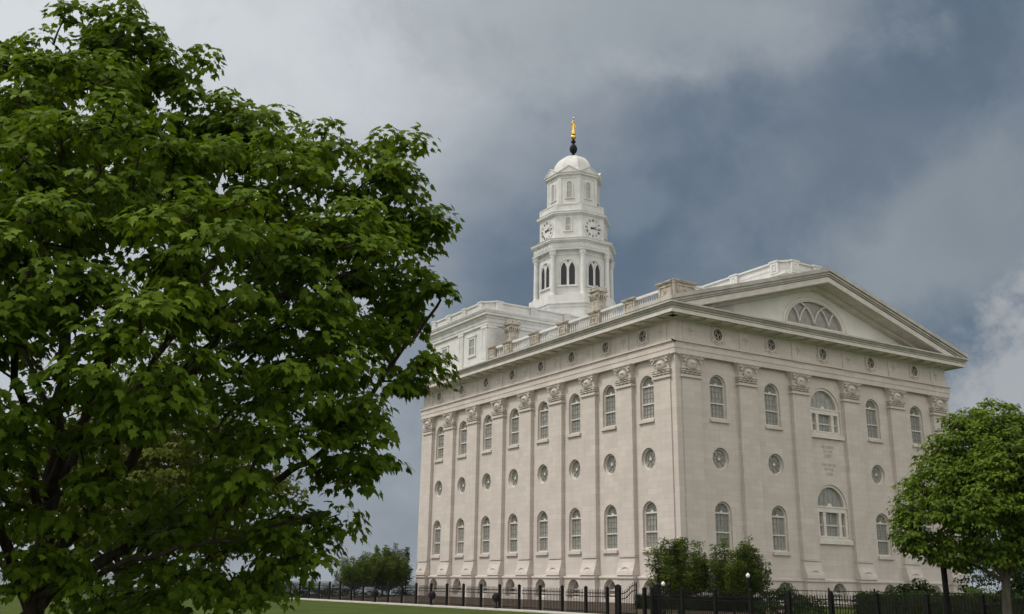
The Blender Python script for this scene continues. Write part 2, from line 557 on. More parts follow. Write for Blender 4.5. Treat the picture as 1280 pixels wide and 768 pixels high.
# ---------------------------------------------------------------- the temple
T = empty('temple', (0, 0, 0))
tag(T, 'pale limestone temple with pilasters, arched windows and white octagonal clock tower', 'temple')
fe = lambda u, d, z: (u, d, z)            # gable end: u along x, d inwards
fl = lambda u, d, z: (d, u, z)            # long side: u along y, d inwards

PIL_L = [1.20] + [5.65 + 4.64 * i for i in range(7)] + [L - 1.20]
WIN_L = [3.33 + 4.64 * i for i in range(8)]
PIL_E = [1.20, 6.80, 12.42, 18.24, 23.86, W - 1.20]
WIN_E = [4.01, 9.58, 15.33, 21.08, 26.65]
PW = 0.90

UP = (13.4, 0.80, 2.5)        # bottom, half width, spring above bottom
LO = (4.22, 0.80, 2.52)
RW = (10.55, 0.80)
WU = (13.3, 1.72, 1.95)
WL = (5.3, 1.72, 2.40)
BS = (0.75, 0.75, 0.62)


def cell(b, fm, u0, u1, z0, z1, hole, d=0.0, depth=0.34, mi=0):
    if hole is None:
        b.add([fm(u0, d, z0), fm(u1, d, z0), fm(u1, d, z1), fm(u0, d, z1)], [(0, 1, 2, 3)], mi)
        return
    cx = sum(p[0] for p in hole) / len(hole)
    cz = (min(p[1] for p in hole) + max(p[1] for p in hole)) / 2
    ang = sorted({round(math.atan2(p[1] - cz, p[0] - cx), 6) for p in hole} | {round(math.atan2(z - cz, u - cx), 6) for u in (u0, u1) for z in (z0, z1)})

    def hit(a):
        dx, dz = math.cos(a), math.sin(a); best = None
        for i in range(len(hole)):
            p, q = hole[i], hole[(i + 1) % len(hole)]
            ex, ez = q[0] - p[0], q[1] - p[1]
            de = dx * ez - dz * ex
            if abs(de) < 1e-9: continue
            t = ((p[0] - cx) * ez - (p[1] - cz) * ex) / de
            s = ((p[0] - cx) * dz - (p[1] - cz) * dx) / de
            if t > 0 and -1e-4 <= s <= 1.0001 and (best is None or t > best): best = t
        return (cx + dx * best, cz + dz * best)

    def rect(a):
        dx, dz = math.cos(a), math.sin(a); t = 1e9
        if dx > 1e-9: t = min(t, (u1 - cx) / dx)
        if dx < -1e-9: t = min(t, (u0 - cx) / dx)
        if dz > 1e-9: t = min(t, (z1 - cz) / dz)
        if dz < -1e-9: t = min(t, (z0 - cz) / dz)
        return (cx + dx * t, cz + dz * t)
    H = [hit(a) for a in ang]; Q = [rect(a) for a in ang]; n = len(ang)
    V = [fm(x, d, z) for x, z in Q] + [fm(x, d, z) for x, z in H] + [fm(x, d + depth, z) for x, z in H]
    F = []
    for i in range(n):
        j = (i + 1) % n
        F += [(i, j, n + j, n + i), (n + i, n + j, 2 * n + j, 2 * n + i)]
    b.add(V, F, mi)


def sh(pts, du, dz):
    return [(p[0] + du, p[1] + dz) for p in pts]


wall = MB()
for fm, pil, win, length in ((fl, PIL_L, WIN_L, L), (fe, PIL_E, WIN_E, W)):
    end = fm is fe
    edges = [0.0]
    for p in pil: edges += [p - PW, p + PW]
    edges.append(length)
    for i in range(0, len(edges) - 1):
        u0, u1 = edges[i], edges[i + 1]
        mid = (u0 + u1) / 2
        k = next((j for j, q in enumerate(win) if u0 < q < u1), None)
        if k is None:
            cell(wall, fm, u0, u1, 0, 2.2, None, -.15); cell(wall, fm, u0, u1, 2.2, 17.8, None)
            continue
        wc = win[k]; wide = end and k == 2
        cell(wall, fm, u0, u1, 0, 2.2, sh(arch(BS[1], BS[2]), wc, BS[0]), -.15, .5)
        lo, hi_ = (WL, WU) if wide else (LO, UP)
        cell(wall, fm, u0, u1, 2.2, 9.5 if wide else 8.6, sh(arch(lo[1], lo[2]), wc, lo[0]))
        if wide:
            cell(wall, fm, u0, u1, 9.5, 12.6, None)
        else:
            cell(wall, fm, u0, u1, 8.6, 12.6, circ(RW[1], wc, RW[0]))
        cell(wall, fm, u0, u1, 12.6, 17.8, sh(arch(hi_[1], hi_[2]), wc, hi_[0]))
# far sides, top and inner lining
wall.add([(W, 0, 0), (W, L, 0), (W, L, 20.5), (W, 0, 20.5)], [(0, 1, 2, 3)])
wall.add([(0, L, 0), (W, L, 0), (W, L, 20.5), (0, L, 20.5)], [(0, 1, 2, 3)])
for cx_, cy_ in ((0, 0), (0, L - .066), (W - .066, 0), (W - .066, L - .066)):            # solid corner piers
    wall.box(cx_ - .23, cx_ + .296, cy_ - .23, cy_ + .296, 0.3, 17.78)
wall.build('wall', STONE, T)
# string course
b = MB()
b.sweep(0, W, 0, L, [(.14, 2.18), (.24, 2.2), (.24, 2.31), (0.0, 2.38)])
b.build('string_course', STONE, T)


# pilasters: shaft with moulded pedestal, capital as sub-part
def pilaster_mesh():
    b = MB()
    b.box(-PW, PW, -.32, .05, 3.78, 16.12)
    b.box(-PW - .03, PW + .03, -.38, .05, 3.66, 3.77)
    # flaring pedestal
    prof = [(3.64, .30, .905), (3.3, .36, .92), (2.95, .46, .94), (2.7, .56, .955), (2.50, .60, .96), (2.42, .62, .965), (2.40, .5, .93), (0.0, .5, .93)]
    V = []
    for z, d, hw in prof:
        V += [(-hw, .05, z), (-hw, -d, z), (hw, -d, z), (hw, .05, z)]
    F = []
    for i in range(len(prof) - 1):
        for k in range(3):
            F.append((i * 4 + k, i * 4 + k + 1, i * 4 + 5 + k, i * 4 + 4 + k))
    F.append((0, 1, 2, 3))
    b.add(V, F)
    # carved crescent arc on the pedestal
    A = [(.60 * math.cos(t), 2.52 + .50 * math.sin(t)) for t in np.linspace(.3, math.pi - .3, 11)]
    B = [(.55 * math.cos(t), 2.50 + .45 * math.sin(t)) for t in np.linspace(.3, math.pi - .3, 11)]
    b.ring(A, B, -.53, -.30, closed=False)
    # string course stepping round the pedestal
    b.box(-1.03, 1.03, -.60, -.4, 2.19, 2.32)
    return b


def capital_mesh():
    b = MB()
    b.box(-1.02, 1.02, -.44, .05, 16.10, 16.20); b.box(-.97, .97, -.39, .05, 16.20, 16.30)
    b.box(-.86, .86, -.30, .05, 16.30, 16.90)
    # rippled clouds
    for z, dd, hw in ((16.42, .40, .94), (16.57, .43, .96), (16.73, .45, .97)):
        pts = [(x, -dd + .04 * math.cos(x * 17 + z * 9), z + .03 * math.sin(x * 14 + z * 31)) for x in np.linspace(-hw, hw, 15)]
        b.tube(pts, .05, 5)
        for s in (-1, 1):
            b.tube([(s * hw, -dd, z), (s * hw, .03, z)], .045, 5)
    # flaring bell
    prof = [(16.85, .28, .84), (17.2, .33, .92), (17.45, .42, 1.03), (17.62, .52, 1.14)]
    V = []
    for z, d, hw in prof:
        V += [(-hw, .05, z), (-hw, -d, z), (hw, -d, z), (hw, .05, z)]
    F = []
    for i in range(len(prof) - 1):
        for k in range(3):
            F.append((i * 4 + k, i * 4 + k + 1, i * 4 + 5 + k, i * 4 + 4 + k))
    b.add(V, F)
    # abacus
    b.box(-1.17, 1.17, -.56, .05, 17.62, 17.70); b.box(-1.24, 1.24, -.62, .05, 17.70, 17.78)
    # sun face: flattened ball with brow, nose, mouth
    V = []; F = []
    rr = [(0, .34), (.16, .32), (.29, .25), (.39, .13), (.44, 0)]
    for r_, h_ in rr:
        for k in range(16):
            t = 2 * math.pi * k / 16
            V.append((r_ * math.cos(t), -.36 - h_, 17.02 + r_ * math.sin(t)))
    for i in range(4):
        for k in range(16):
            F.append((i * 16 + k, i * 16 + (k + 1) % 16, i * 16 + 16 + (k + 1) % 16, i * 16 + 16 + k))
    b.add(V, F)
    for s in (-1, 1):
        b.box(s * .18 - .11, s * .18 + .11, -.76, -.45, 17.10, 17.16)
        b.lathe([(.001, 17.02), (.035, 17.03), (.045, 17.05), (.03, 17.075), (.001, 17.08)], 6, (s * .15, -.63))
    b.prism([(-.03, 17.12), (.03, 17.12), (.07, 16.93), (-.07, 16.93)], -.74, -.5)
    b.box(-.11, .11, -.66, -.5, 16.80, 16.84)
    # rays
    for k in range(-1, 10):
        t = math.pi * k / 8
        b.bar((.46 * math.cos(t), 17.02 + .46 * math.sin(t)), (.56 * math.cos(t), 17.02 + .56 * math.sin(t)), .05, -.40, -.30)
    # trumpets and hands above
    for s in (-1, 1):
        b.tube([(s * .10, -.50, 17.56), (s * .34, -.52, 17.57), (s * .58, -.52, 17.49), (s * .74, -.50, 17.34), (s * .80, -.50, 17.22)], [.035, .045, .05, .06, .10], 6)
        b.tube([(s * .62, -.50, 17.58), (s * .82, -.55, 17.55), (s * .95, -.55, 17.46)], [.05, .07, .04], 6)
    return b


pm = pilaster_mesh().build('pilaster', STONE, T)
cm = capital_mesh().build('capital', STONE, pm)
first = True
for side, ps in (('e', PIL_E), ('l', PIL_L)):
    for u in ps:
        if first:
            o = pm; first = False
        else:
            o = copy_tree(pm, T)
        o.location = (u, 0, 0) if side == 'e' else (0, u, 0)
        o.rotation_euler = (0, 0, 0 if side == 'e' else -math.pi / 2)


# windows -------------------------------------------------------
def fan(b, hw, spring, y0, y1, n, wd, r0=.16, mi=0):
    for k in range(1, n):
        t = math.pi * k / n
        b.bar((r0 * math.cos(t), spring + r0 * math.sin(t)), (hw * math.cos(t), spring + hw * math.sin(t)), wd, y0, y1, mi)
    A = [(r0 * math.cos(math.pi * k / 8), spring + r0 * math.sin(math.pi * k / 8)) for k in range(9)]
    b.prism(A, y0 - .03, y1)


def arched_window(hw, spring, rows=3, sill=True):
    b = MB()
    b.ring(arch(hw, spring), arch(hw - .11, spring, .13), .16, .33)
    iw = hw - .11
    b.box(-iw, iw, .18, .33, spring - .05, spring + .06)
    mid = spring * .47
    b.box(-iw, iw, .19, .33, mid - .045, mid + .045)
    for k in (1, 2, 3):
        x = -iw + 2 * iw * k / 4
        b.box(x - .012, x + .012, .27, .32, .13, spring, 1)
    for z0, z1 in ((.13, mid), (mid, spring)):
        for k in range(1, rows):
            z = z0 + (z1 - z0) * k / rows
            b.box(-iw, iw, .275, .32, z - .011, z + .011, 1)
    fan(b, iw, spring + .05, .26, .32, 7, .024, .13, 1)
    A = [(iw * .6 * math.cos(t), spring + .05 + iw * .6 * math.sin(t)) for t in np.linspace(0, math.pi, 13)]
    B = [(iw * .57 * math.cos(t), spring + .05 + iw * .57 * math.sin(t)) for t in np.linspace(0, math.pi, 13)]
    b.ring(A, B, .275, .32, 1, closed=False)
    p = MB(); p.prism(arch(hw - .05, spring, .05), .315, .36)
    s = None
    if sill:
        s = MB(); s.box(-hw - .12, hw + .12, -.16, .2, -.24, -.04); s.box(-hw + .004, hw - .004, -.05, .2, -.04, .03)
    return b, p, s


def palladian(hw, spring):
    b = MB()
    b.ring(arch(hw, spring, n=24), arch(hw - .22, spring + .02, .16, hw - .22, n=24), .10, .33)
    iw = hw - .22
    b.box(-iw - .15, iw + .15, .02, .33, spring - .40, spring - .06)
    b.box(-iw - .18, iw + .18, -.02, .33, spring - .06, spring + .06)
    for x in (-.86, .86):
        b.box(x - .15, x + .15, .04, .33, .16, spring - .40)
        b.box(x - .18, x + .18, .01, .33, spring - .58, spring - .50)
    for x in (-iw - .06, iw + .06):
        b.box(x - .12, x + .12, .04, .33, .16, spring - .40)
        b.box(x - .15, x + .15, .01, .33, spring - .58, spring - .50)
    b.box(-iw, iw, .06, .33, .12, .24)
    mid = (spring - .4) * .52
    b.box(-iw, iw, .20, .33, mid - .045, mid + .045)
    for x0, x1, n in ((-.71, .71, 4), (-iw, -1.01, 2), (1.01, iw, 2)):
        for k in range(1, n):
            x = x0 + (x1 - x0) * k / n
            b.box(x - .012, x + .012, .28, .32, .2, spring - .4, 1)
        for z0, z1 in ((.2, mid), (mid, spring - .4)):
            for k in (1, 2):
                z = z0 + (z1 - z0) * k / 3
                b.box(x0, x1, .285, .32, z - .011, z + .011, 1)
    b.prism([(.24 * math.cos(math.pi * k / 8), spring + .06 + .24 * math.sin(math.pi * k / 8)) for k in range(9)], .2, .33)
    for k in range(1, 6):
        x = -iw + 2 * iw * k / 6; hz_ = math.sqrt(max(iw * iw - x * x, .01))
        b.box(x - .009, x + .009, .29, .32, spring + .06, spring + hz_, 1)
    p = MB(); p.prism(arch(hw - .06, spring, .05, n=24), .315, .36)
    s = MB(); s.box(-hw - .15, hw + .15, -.20, .1, -.36, -.05); s.box(-hw + .004, hw - .004, -.08, .1, -.05, .05)
    return b, p, s


def round_window(r):
    b = MB()
    b.ring(circ(r), circ(r - .11), .18, .33)
    for k in range(8):
        t = math.pi * k / 4
        b.bar((.1 * math.cos(t), .1 * math.sin(t)), ((r - .11) * math.cos(t), (r - .11) * math.sin(t)), .026, .26, .32, 1)
    b.ring(circ(r * .52, n=24), circ(r * .49, n=24), .265, .32, 1)
    b.prism(circ(.11, n=12), .20, .32)
    p = MB(); p.prism(circ(r - .04), .315, .36)
    return b, p, None


def star_window(r):
    b = MB()
    # carved surround
    b.ring(circ(r + .15), circ(r), -.075, .06)
    b.ring(circ(r + .30), circ(r + .24), -.05, .06)
    for k in range(4):
        t = math.pi / 4 + math.pi / 2 * k
        b.bar(((r + .1) * math.cos(t), (r + .1) * math.sin(t)), ((r + .42) * math.cos(t), (r + .36) * math.sin(t)), .15, -.065, .05)
    P = [(r * math.cos(math.pi / 2 + 2 * math.pi * k / 5), r * math.sin(math.pi / 2 + 2 * math.pi * k / 5)) for k in range(5)]
    for k in range(5):
        b.bar(P[k], P[(k + 2) % 5], .045, .10, .15)
    p = MB(); p.prism(circ(r - .005), .16, .2)
    return b, p, None


def make_window(name, trio, fmat, pmat=None):
    b, p, s = trio
    o = b.build(name, [fmat, MUNT], T)
    p.build('pane', pmat or PANE, o)
    if s: s.build('window_sill', STONE if name != 'palladian_window' else CREAM, o)
    return o


used = set()


def place(o, side, u, z, d=0.0):
    if o.name in used:
        o = copy_tree(o, T)
    else:
        used.add(o.name)
    o.location = (u, d, z) if side == 'e' else (d, u, z)
    o.rotation_euler = (0, 0, 0 if side == 'e' else -math.pi / 2)
    return o


w_arch = make_window('arched_window', arched_window(.80, 2.51), CREAM)
w_round = make_window('round_window', round_window(.80), CREAM)
w_base = make_window('basement_window', arched_window(.75, .62, 2, False), CREAM)
w_star = make_window('star_window', star_window(.44), STONE, DARK)
for side, ws in (('l', WIN_L), ('e', WIN_E)):
    for k, u in enumerate(ws):
        wide = side == 'e' and k == 2
        if not wide:
            place(w_arch, side, u, UP[0]); place(w_arch, side, u, LO[0]); place(w_round, side, u, RW[0])
        place(w_base, side, u, BS[0], .10)
        place(w_star, side, u, 19.68, -.22)
o = make_window('palladian_window', palladian(WU[1], WU[2]), CREAM); o.location = (WIN_E[2], 0, WU[0])
o = make_window('palladian_window', palladian(WL[1], WL[2]), CREAM); o.location = (WIN_E[2], 0, WL[0])

# inscription cut in the gable end
ins = MB()


def text_mesh(body, size, bold=0.0):
    cu = bpy.data.curves.new('t', 'FONT'); cu.body = body; cu.offset = bold; cu.size = size; cu.align_x = 'CENTER'; cu.align_y = 'CENTER'
    ob = bpy.data.objects.new('t', cu); col.objects.link(ob)
    dg = bpy.context.evaluated_depsgraph_get()
    me = bpy.data.meshes.new_from_object(ob.evaluated_get(dg))
    vs = [tuple(v.co) for v in me.vertices]; fs = [tuple(p.vertices) for p in me.polygons]
    bpy.data.objects.remove(ob); bpy.data.curves.remove(cu); bpy.data.meshes.remove(me)
    return vs, fs


for i, line in enumerate(('HOLINESS', 'TO THE', 'LORD', '·', 'THE HOUSE', 'OF THE', 'LORD')):
    vs, fs = text_mesh(line, .31, .003)
    ins.add([(WIN_E[2] + x, -.006, 12.28 - .345 * i + y) for x, y, z in vs], fs)
ins.build('inscription', INK, T)

# architrave, frieze ---------------------------------------------
b = MB()
b.sweep(0, W, 0, L, [(.0, 17.781), (.36, 17.781), (.36, 18.15), (.40, 18.18), (.40, 18.64), (.52, 18.66), (.52, 18.78), (.22, 18.80)])
for fm, ps, ln in ((fl, PIL_L, L), (fe, PIL_E, W)):
    for u in ps:
        b.box(u - .60, u + .60, -.275, -.1, 18.80, 20.5, 0, fm)         # panel over each pilaster
        for k in range(8):
            uu = u - .56 + .16 * k
            b.box(uu - .05, uu + .05, -.435, -.395, 18.50, 18.60, 0, fm)  # drops
        b.box(u - .64, u + .64, -.45, -.395, 18.60, 18.637, 0, fm)
        # carved star: long lower ray
        cz = 19.68
        st = []
        for k in range(10):
            a = -math.pi / 2 + math.pi * k / 5
            rr_ = (.42 if k else .62) if k % 2 == 0 else .15
            st.append((u + rr_ * math.cos(a), cz + rr_ * math.sin(a)))
        V = [fm(u, -.42, cz)] + [fm(x, -.262, z) for x, z in st]
        b.add(V, [(0, 1 + k, 1 + (k + 1) % 10) for k in range(10)])
b.build('architrave', STONE, T)
b = MB()
for fm, pil, win, ln in ((fl, PIL_L, WIN_L, L), (fe, PIL_E, WIN_E, W)):
    ed = [-.22] + [(a + c) / 2 for a, c in zip(win[:-1], win[1:])] + [ln + .22]
    for k, u in enumerate(win):
        cell(b, fm, ed[k], ed[k + 1], 18.74, 20.56, circ(.44, u, 19.68), -.22, .2)
b.build('frieze', STONE, T)

# main cornice ----------------------------------------------------
b = MB()
prof = [(.2, 20.30), (.40, 20.36), (.46, 20.50), (1.36, 20.52), (1.36, 20.47), (1.46, 20.47), (1.46, 20.74), (1.38, 20.745)]
b.sweep(0, W, 0, L, prof)
b.sweep(0, W, 0, L, [(1.40, 20.74), (1.40, 20.77), (1.50, 20.78), (1.50, 20.88), (1.47, 20.885), (1.47, 20.91), (1.56, 20.92), (1.66, 21.05), (1.63, 21.055), (1.63, 21.08), (1.74, 21.09), (1.74, 21.22), (-.1, 21.62)], 1)
for fm, ps, ln in ((fl, PIL_L, L), (fe, PIL_E, W)):
    k = -.6
    while k < ln + .8:
        b.box(k - .42, k + .42, -1.28, -.42, 20.40, 20.53, 0, fm)
        k += 1.55
b.build('cornice', [CREAM, GUT], T)

# pediment ---------------------------------------------------------
XC = W / 2
TY = .30
SL = .295
ZT = 26.62                                     # top of the raking cornice at the apex


def zr(x, off=0.0):
    return ZT - SL * abs(x - XC) - off


lun_hw, lun_h, lun_z = 3.42, 2.32, 21.98
b = MB()
half = [(-lun_hw * math.cos(math.pi * k / 28), lun_z + lun_h * math.sin(math.pi * k / 28)) for k in range(29)]
half = [(XC + x, z) for x, z in half]
topl = [(x, zr(x, .7)) for x, z in half]
V = [(x, TY, z) for x, z in half] + [(x, TY, z) for x, z in topl] + [(x, TY + .3, z) for x, z in half]
F = []
for i in range(28):
    F += [(i, i + 1, 30 + i, 29 + i), (i, i + 1, 59 + i, 58 + i)]
b.add(V, F)
xl, xr = XC - lun_hw, XC + lun_hw
b.add([(-.4, TY, 21.3), (xl, TY, 21.3), (xl, TY, zr(xl, .7)), (-.4, TY, zr(-.4, .7))], [(0, 1, 2, 3)])
b.add([(xr, TY, 21.3), (W + .4, TY, 21.3), (W + .4, TY, zr(W + .4, .7)), (xr, TY, zr(xr, .7))], [(0, 1, 2, 3)])
b.add([(xl, TY, 21.3), (xr, TY, 21.3), (xr, TY, lun_z), (xl, TY, lun_z)], [(0, 1, 2, 3)])
b.build('tympanum', TYMP, T)
# raking cornice: stepped bands extruded along both slopes
b = MB()
XO = 17.02


def rake(y0, y1, o0, o1, xo, mi=0):
    P = [(XC - xo, ZT - SL * xo - o0), (XC, ZT - o0), (XC + xo, ZT - SL * xo - o0), (XC + xo, ZT - SL * xo - o1), (XC, ZT - o1), (XC - xo, ZT - SL * xo - o1)]
    V = [(x, y0, z) for x, z in P] + [(x, y1, z) for x, z in P]
    b.add(V, [(0, 1, 4, 5), (1, 2, 3, 4), (6, 11, 10, 7), (7, 10, 9, 8)] + [(i, (i + 1) % 6, 6 + (i + 1) % 6, 6 + i) for i in range(6)], mi)


rake(-1.45, 3.0, .72, 1.14, XO - .30)
rake(-1.42, .26, 1.12, 1.17, XO - .36)
rake(-.25, .4, 1.10, 1.42, XO - 1.6)
rake(-1.40, 3.0, .66, .73, XO - .28, 1)
rake(-1.54, 3.0, .56, .65, XO - .20, 1)
rake(-1.50, 3.0, .52, .57, XO - .18, 1)
rake(-1.62, 3.0, .34, .51, XO - .10, 1)
rake(-1.58, 3.0, .30, .35, XO - .08, 1)
rake(-1.74, 3.0, 0, .30, XO, 1)
b.build('raking_cornice', [CREAM, GUT], T)
# lunette window with intersecting tracery
b = MB(); p = MB()


def ell(hw, h, n=28):
    return [(-hw * math.cos(math.pi * k / n), h * math.sin(math.pi * k / n)) for k in range(n + 1)]


b.ring(ell(lun_hw, lun_h), ell(lun_hw - .20, lun_h - .18), -.06, .2, closed=False)
b.box(-lun_hw, lun_hw, -.10, .2, -.10, .10)
b.ring(ell(lun_hw + .30, lun_h + .26), ell(lun_hw + .22, lun_h + .19), -.03, .02, closed=False)


def inell(x, z): return (x / (lun_hw - .15)) ** 2 + (z / (lun_h - .12)) ** 2 <= 1.0


RAD = 1.86
for x0 in (-lun_hw / 2, 0.0, lun_hw / 2):
    for s in (-1, 1):
        pts = []
        for t in np.linspace(0, 1.5, 30):
            q = (x0 + s * RAD * (1 - math.cos(t)), RAD * 1.06 * math.sin(t))
            if not inell(*q) or (x0 * s < 0 and abs(q[0] - x0) > lun_hw / 4): break
            pts.append(q)
        for a, c in zip(pts[:-1], pts[1:]):
            b.bar(a, c, .13, .0, .16)
p.prism(ell(lun_hw - .05, lun_h - .05), .165, .22)
o = b.build('lunette_window', CREAM, T); o.location = (XC, TY, lun_z)
p.build('pane', PANE, o)

# roof, deck parapet -----------------------------------------------
b = MB()
b.prism([(-.1, 21.6), (-.1, zr(-.1, .35)), (XC, ZT - .25), (W + .1, zr(W + .1, .35)), (W + .1, 21.6)], .6, 28.0)
b.build('roof', ROOFM, T)


def panel_parapet(b, x0, x1, y0, y1, z0, z1, n_posts, closed_sides, post=.62, ch=.55):
    """boarded parapet with blocks, chamfered corners, round the rectangle"""
    P = [(x0 + ch, y0), (x1 - ch, y0), (x1, y0 + ch), (x1, y1 - ch), (x1 - ch, y1), (x0 + ch, y1), (x0, y1 - ch), (x0, y0 + ch)]
    for i in range(8):
        (xa, ya), (xb, yb) = P[i], P[(i + 1) % 8]
        ln = math.hypot(xb - xa, yb - ya); a = math.atan2(yb - ya, xb - xa)
        f = lambda u, d, z, xa=xa, ya=ya, a=a: (xa + u * math.cos(a) - d * math.sin(a), ya + u * math.sin(a) + d * math.cos(a), z)
        b.box(0, ln, 0, .16, z0, z1 - .14, 0, f)
        b.box(-.06, ln + .06, -.15, .28, z1 - .14, z1, 0, f)
        b.box(-.04, ln + .04, -.06, .22, z0, z0 + .14, 0, f)
        b.box(.02, ln - .02, -.03, .02, z0 + .40, z0 + .46, 0, f)
        if ln > 2:
            m = max(2, int(round(ln / n_posts)) + 1)
            for k in range(m):
                u = .45 + (ln - .9) * k / (m - 1)
                b.box(u - post / 2, u + post / 2, -.24, .26, z0 + .002, z1 - .1, 0, f)
                b.box(u - post / 2 - .06, u + post / 2 + .06, -.30, .30, z1 - .1, z1 + .03, 0, f)
                b.ring([(u - .2, z0 + .22), (u + .2, z0 + .22), (u + .2, z1 - .26), (u - .2, z1 - .26)], [(u - .13, z0 + .29), (u + .13, z0 + .29), (u + .13, z1 - .33), (u - .13, z1 - .33)], -.29, -.23, 0, f)


b = MB()
b.sweep(12.95, W - 12.95, .9, 26.8, [(.0, 25.2), (.0, 26.3), (.16, 26.36), (.16, 26.52), (-.2, 26.56)])
panel_parapet(b, 13.0, W - 13.0, .95, 26.7, 26.55, 27.62, 4.6, None, .85)
b.build('roof_parapet', WHITE, T)
# white low wall dying into the roof slope beside the corner pedestal
b = MB()
b.prism([(2.05, 21.5), (2.05, 23.26), (6.3, 23.26), (6.3, 22.0)], .25, .45)
b.box(2.05, 6.4, .18, .52, 23.26, 23.38)
b.build('roof_upstand', WHITE, T)

# balustrade along the long side -----------------------------------
BX = .22


def pedestal(w_):
    b = MB()
    b.box(-w_, w_, 0, 1.1, 0, .14); b.box(-w_ + .06, w_ - .06, .06, 1.04, .14, 1.18)
    b.box(-w_ - .05, w_ + .05, -.05, 1.15, 1.18, 1.26); b.box(-w_ - .1, w_ + .1, -.1, 1.2, 1.26, 1.36)
    o_, i_ = w_ - .22, w_ - .33
    b.ring([(-o_, .26), (o_, .26), (o_, 1.06), (-o_, 1.06)], [(-i_, .36), (i_, .36), (i_, .96), (-i_, .96)], -.0, .08)
    st = [((.28 if k % 2 == 0 else .11) * math.cos(math.pi / 2 + math.pi * k / 5), .66 + (.28 if k % 2 == 0 else .11) * math.sin(math.pi / 2 + math.pi * k / 5)) for k in range(10)]
    b.add([(0, -.02, .66)] + [(x, .062, z) for x, z in st], [(0, 1 + k, 1 + (k + 1) % 10) for k in range(10)])
    return b


ZB = 21.86
pd = pedestal(.72).build('parapet_pedestal', BROWN, T)
b = MB()
b.box(-BX, 2.02, -.38, 1.55, 0, .14); b.box(-BX + .06, 1.96, -.32, 1.49, .14, 1.24)
b.box(-BX - .05, 2.07, -.43, 1.6, 1.24, 1.32); b.box(-BX - .1, 2.12, -.48, 1.65, 1.32, 1.42)
for fm, u0, u1, dd in ((fl, -.1, 1.3, -BX), (fe, .1, 1.8, -.38)):
    b.ring([(u0, .26), (u1, .26), (u1, 1.1), (u0, 1.1)], [(u0 + .1, .36), (u1 - .1, .36), (u1 - .1, 1.0), (u0 + .1, 1.0)], dd - .01, dd + .08, 0, fm)
    cu = (u0 + u1) / 2
    st = [(cu + (.30 if k % 2 == 0 else .12) * math.cos(math.pi / 2 + math.pi * k / 5), .68 + (.30 if k % 2 == 0 else .12) * math.sin(math.pi / 2 + math.pi * k / 5)) for k in range(10)]
    b.add([fm(cu, dd - .03, .68)] + [fm(x, dd + .062, z) for x, z in st], [(0, 1 + k, 1 + (k + 1) % 10) for k in range(10)])
b.lathe([(.14, .14), (.10, .2), (.10, 1.05), (.15, 1.12), (.15, 1.24)], 12, (-BX + .01, -.36))
b.build('corner_pedestal', BROWN, T, loc=(0, 0, ZB + .08))
YP = [5.6, 10.2, 14.75, 19.3, 23.8, 26.7]
for k, y in enumerate(YP):
    o = pd if k == 0 else copy_tree(pd, T)
    o.location = (BX, y, ZB); o.rotation_euler = (0, 0, -math.pi / 2)


def balustrade(ln):
    b = MB()
    b.box(-ln / 2, ln / 2, .15, .55, .02, .20); b.box(-ln / 2, ln / 2, .12, .58, 1.08, 1.28)
    n = max(2, int(ln / .27))
    for k in range(n):
        x = -ln / 2 + ln * (k + .5) / n
        b.lathe([(.045, .2), (.045, .27), (.075, .42), (.07, .5), (.035, .8), (.035, .95), (.05, 1.0), (.05, 1.08)], 6, (x, .35))
    return b


ends = [1.62] + [e for y in YP for e in (y - .67, y + .67)]
for a, c in zip(ends[0::2], ends[1::2]):
    o = balustrade(c - a).build('balustrade', WHITE, T)
    o.location = (BX, (a + c) / 2, ZB); o.rotation_euler = (0, 0, -math.pi / 2)


# chimneys ----------------------------------------------------------
def chimney():
    b = MB()
    h = .47
    b.box(-h, h, -h, h, 21.5, 24.75)
    b.box(-h - .08, h + .08, -h - .08, h + .08, 24.75, 24.83)
    for s in (-1, 1):
        for k in range(4):
            u = -h + .12 + k * .233
            b.box(u - .06, u + .06, s * (h + .08) - .08, s * (h + .08) + .08, 24.86, 25.10)
            b.box(s * (h + .08) - .08, s * (h + .08) + .08, u - .06, u + .06, 24.86, 25.10)
    b.box(-h - .02, h + .02, -h - .02, h + .02, 24.83, 25.10)
    b.box(-h - .16, h + .16, -h - .16, h + .16, 25.10, 25.18)
    b.box(-h, h, -h, h, 25.18, 25.46); b.box(-h - .14, h + .14, -h - .14, h + .14, 25.46, 25.56)
    for x, y in ((-1, -1), (1, -1), (1, 1), (-1, 1), (0, -1), (0, 1), (-1, 0), (1, 0)):
        k = .30 if x and y else .34
        b.lathe([(.17, 25.56), (.17, 25.62), (.10, 25.70), (.13, 25.80), (.02, 25.56 + k + .08)], 6, (x * (h - .02), y * (h - .02)))
    b.box(-h + .2, h - .2, -h + .2, h - .2, 25.56, 25.74)
    return b


ch = chimney().build('chimney', BROWN, T, loc=(2.0, 11.9, 0))
c2_ = ch.copy(); col.objects.link(c2_); c2_.location = (2.0, 25.7, -.08)

# attic ---------------------------------------------------------------
A0, A1 = 27.15, 38.95
ax0, ax1 = .12, W - .12
b = MB()
b.box(ax0, ax1, A0, A1, 21.3, 26.1)
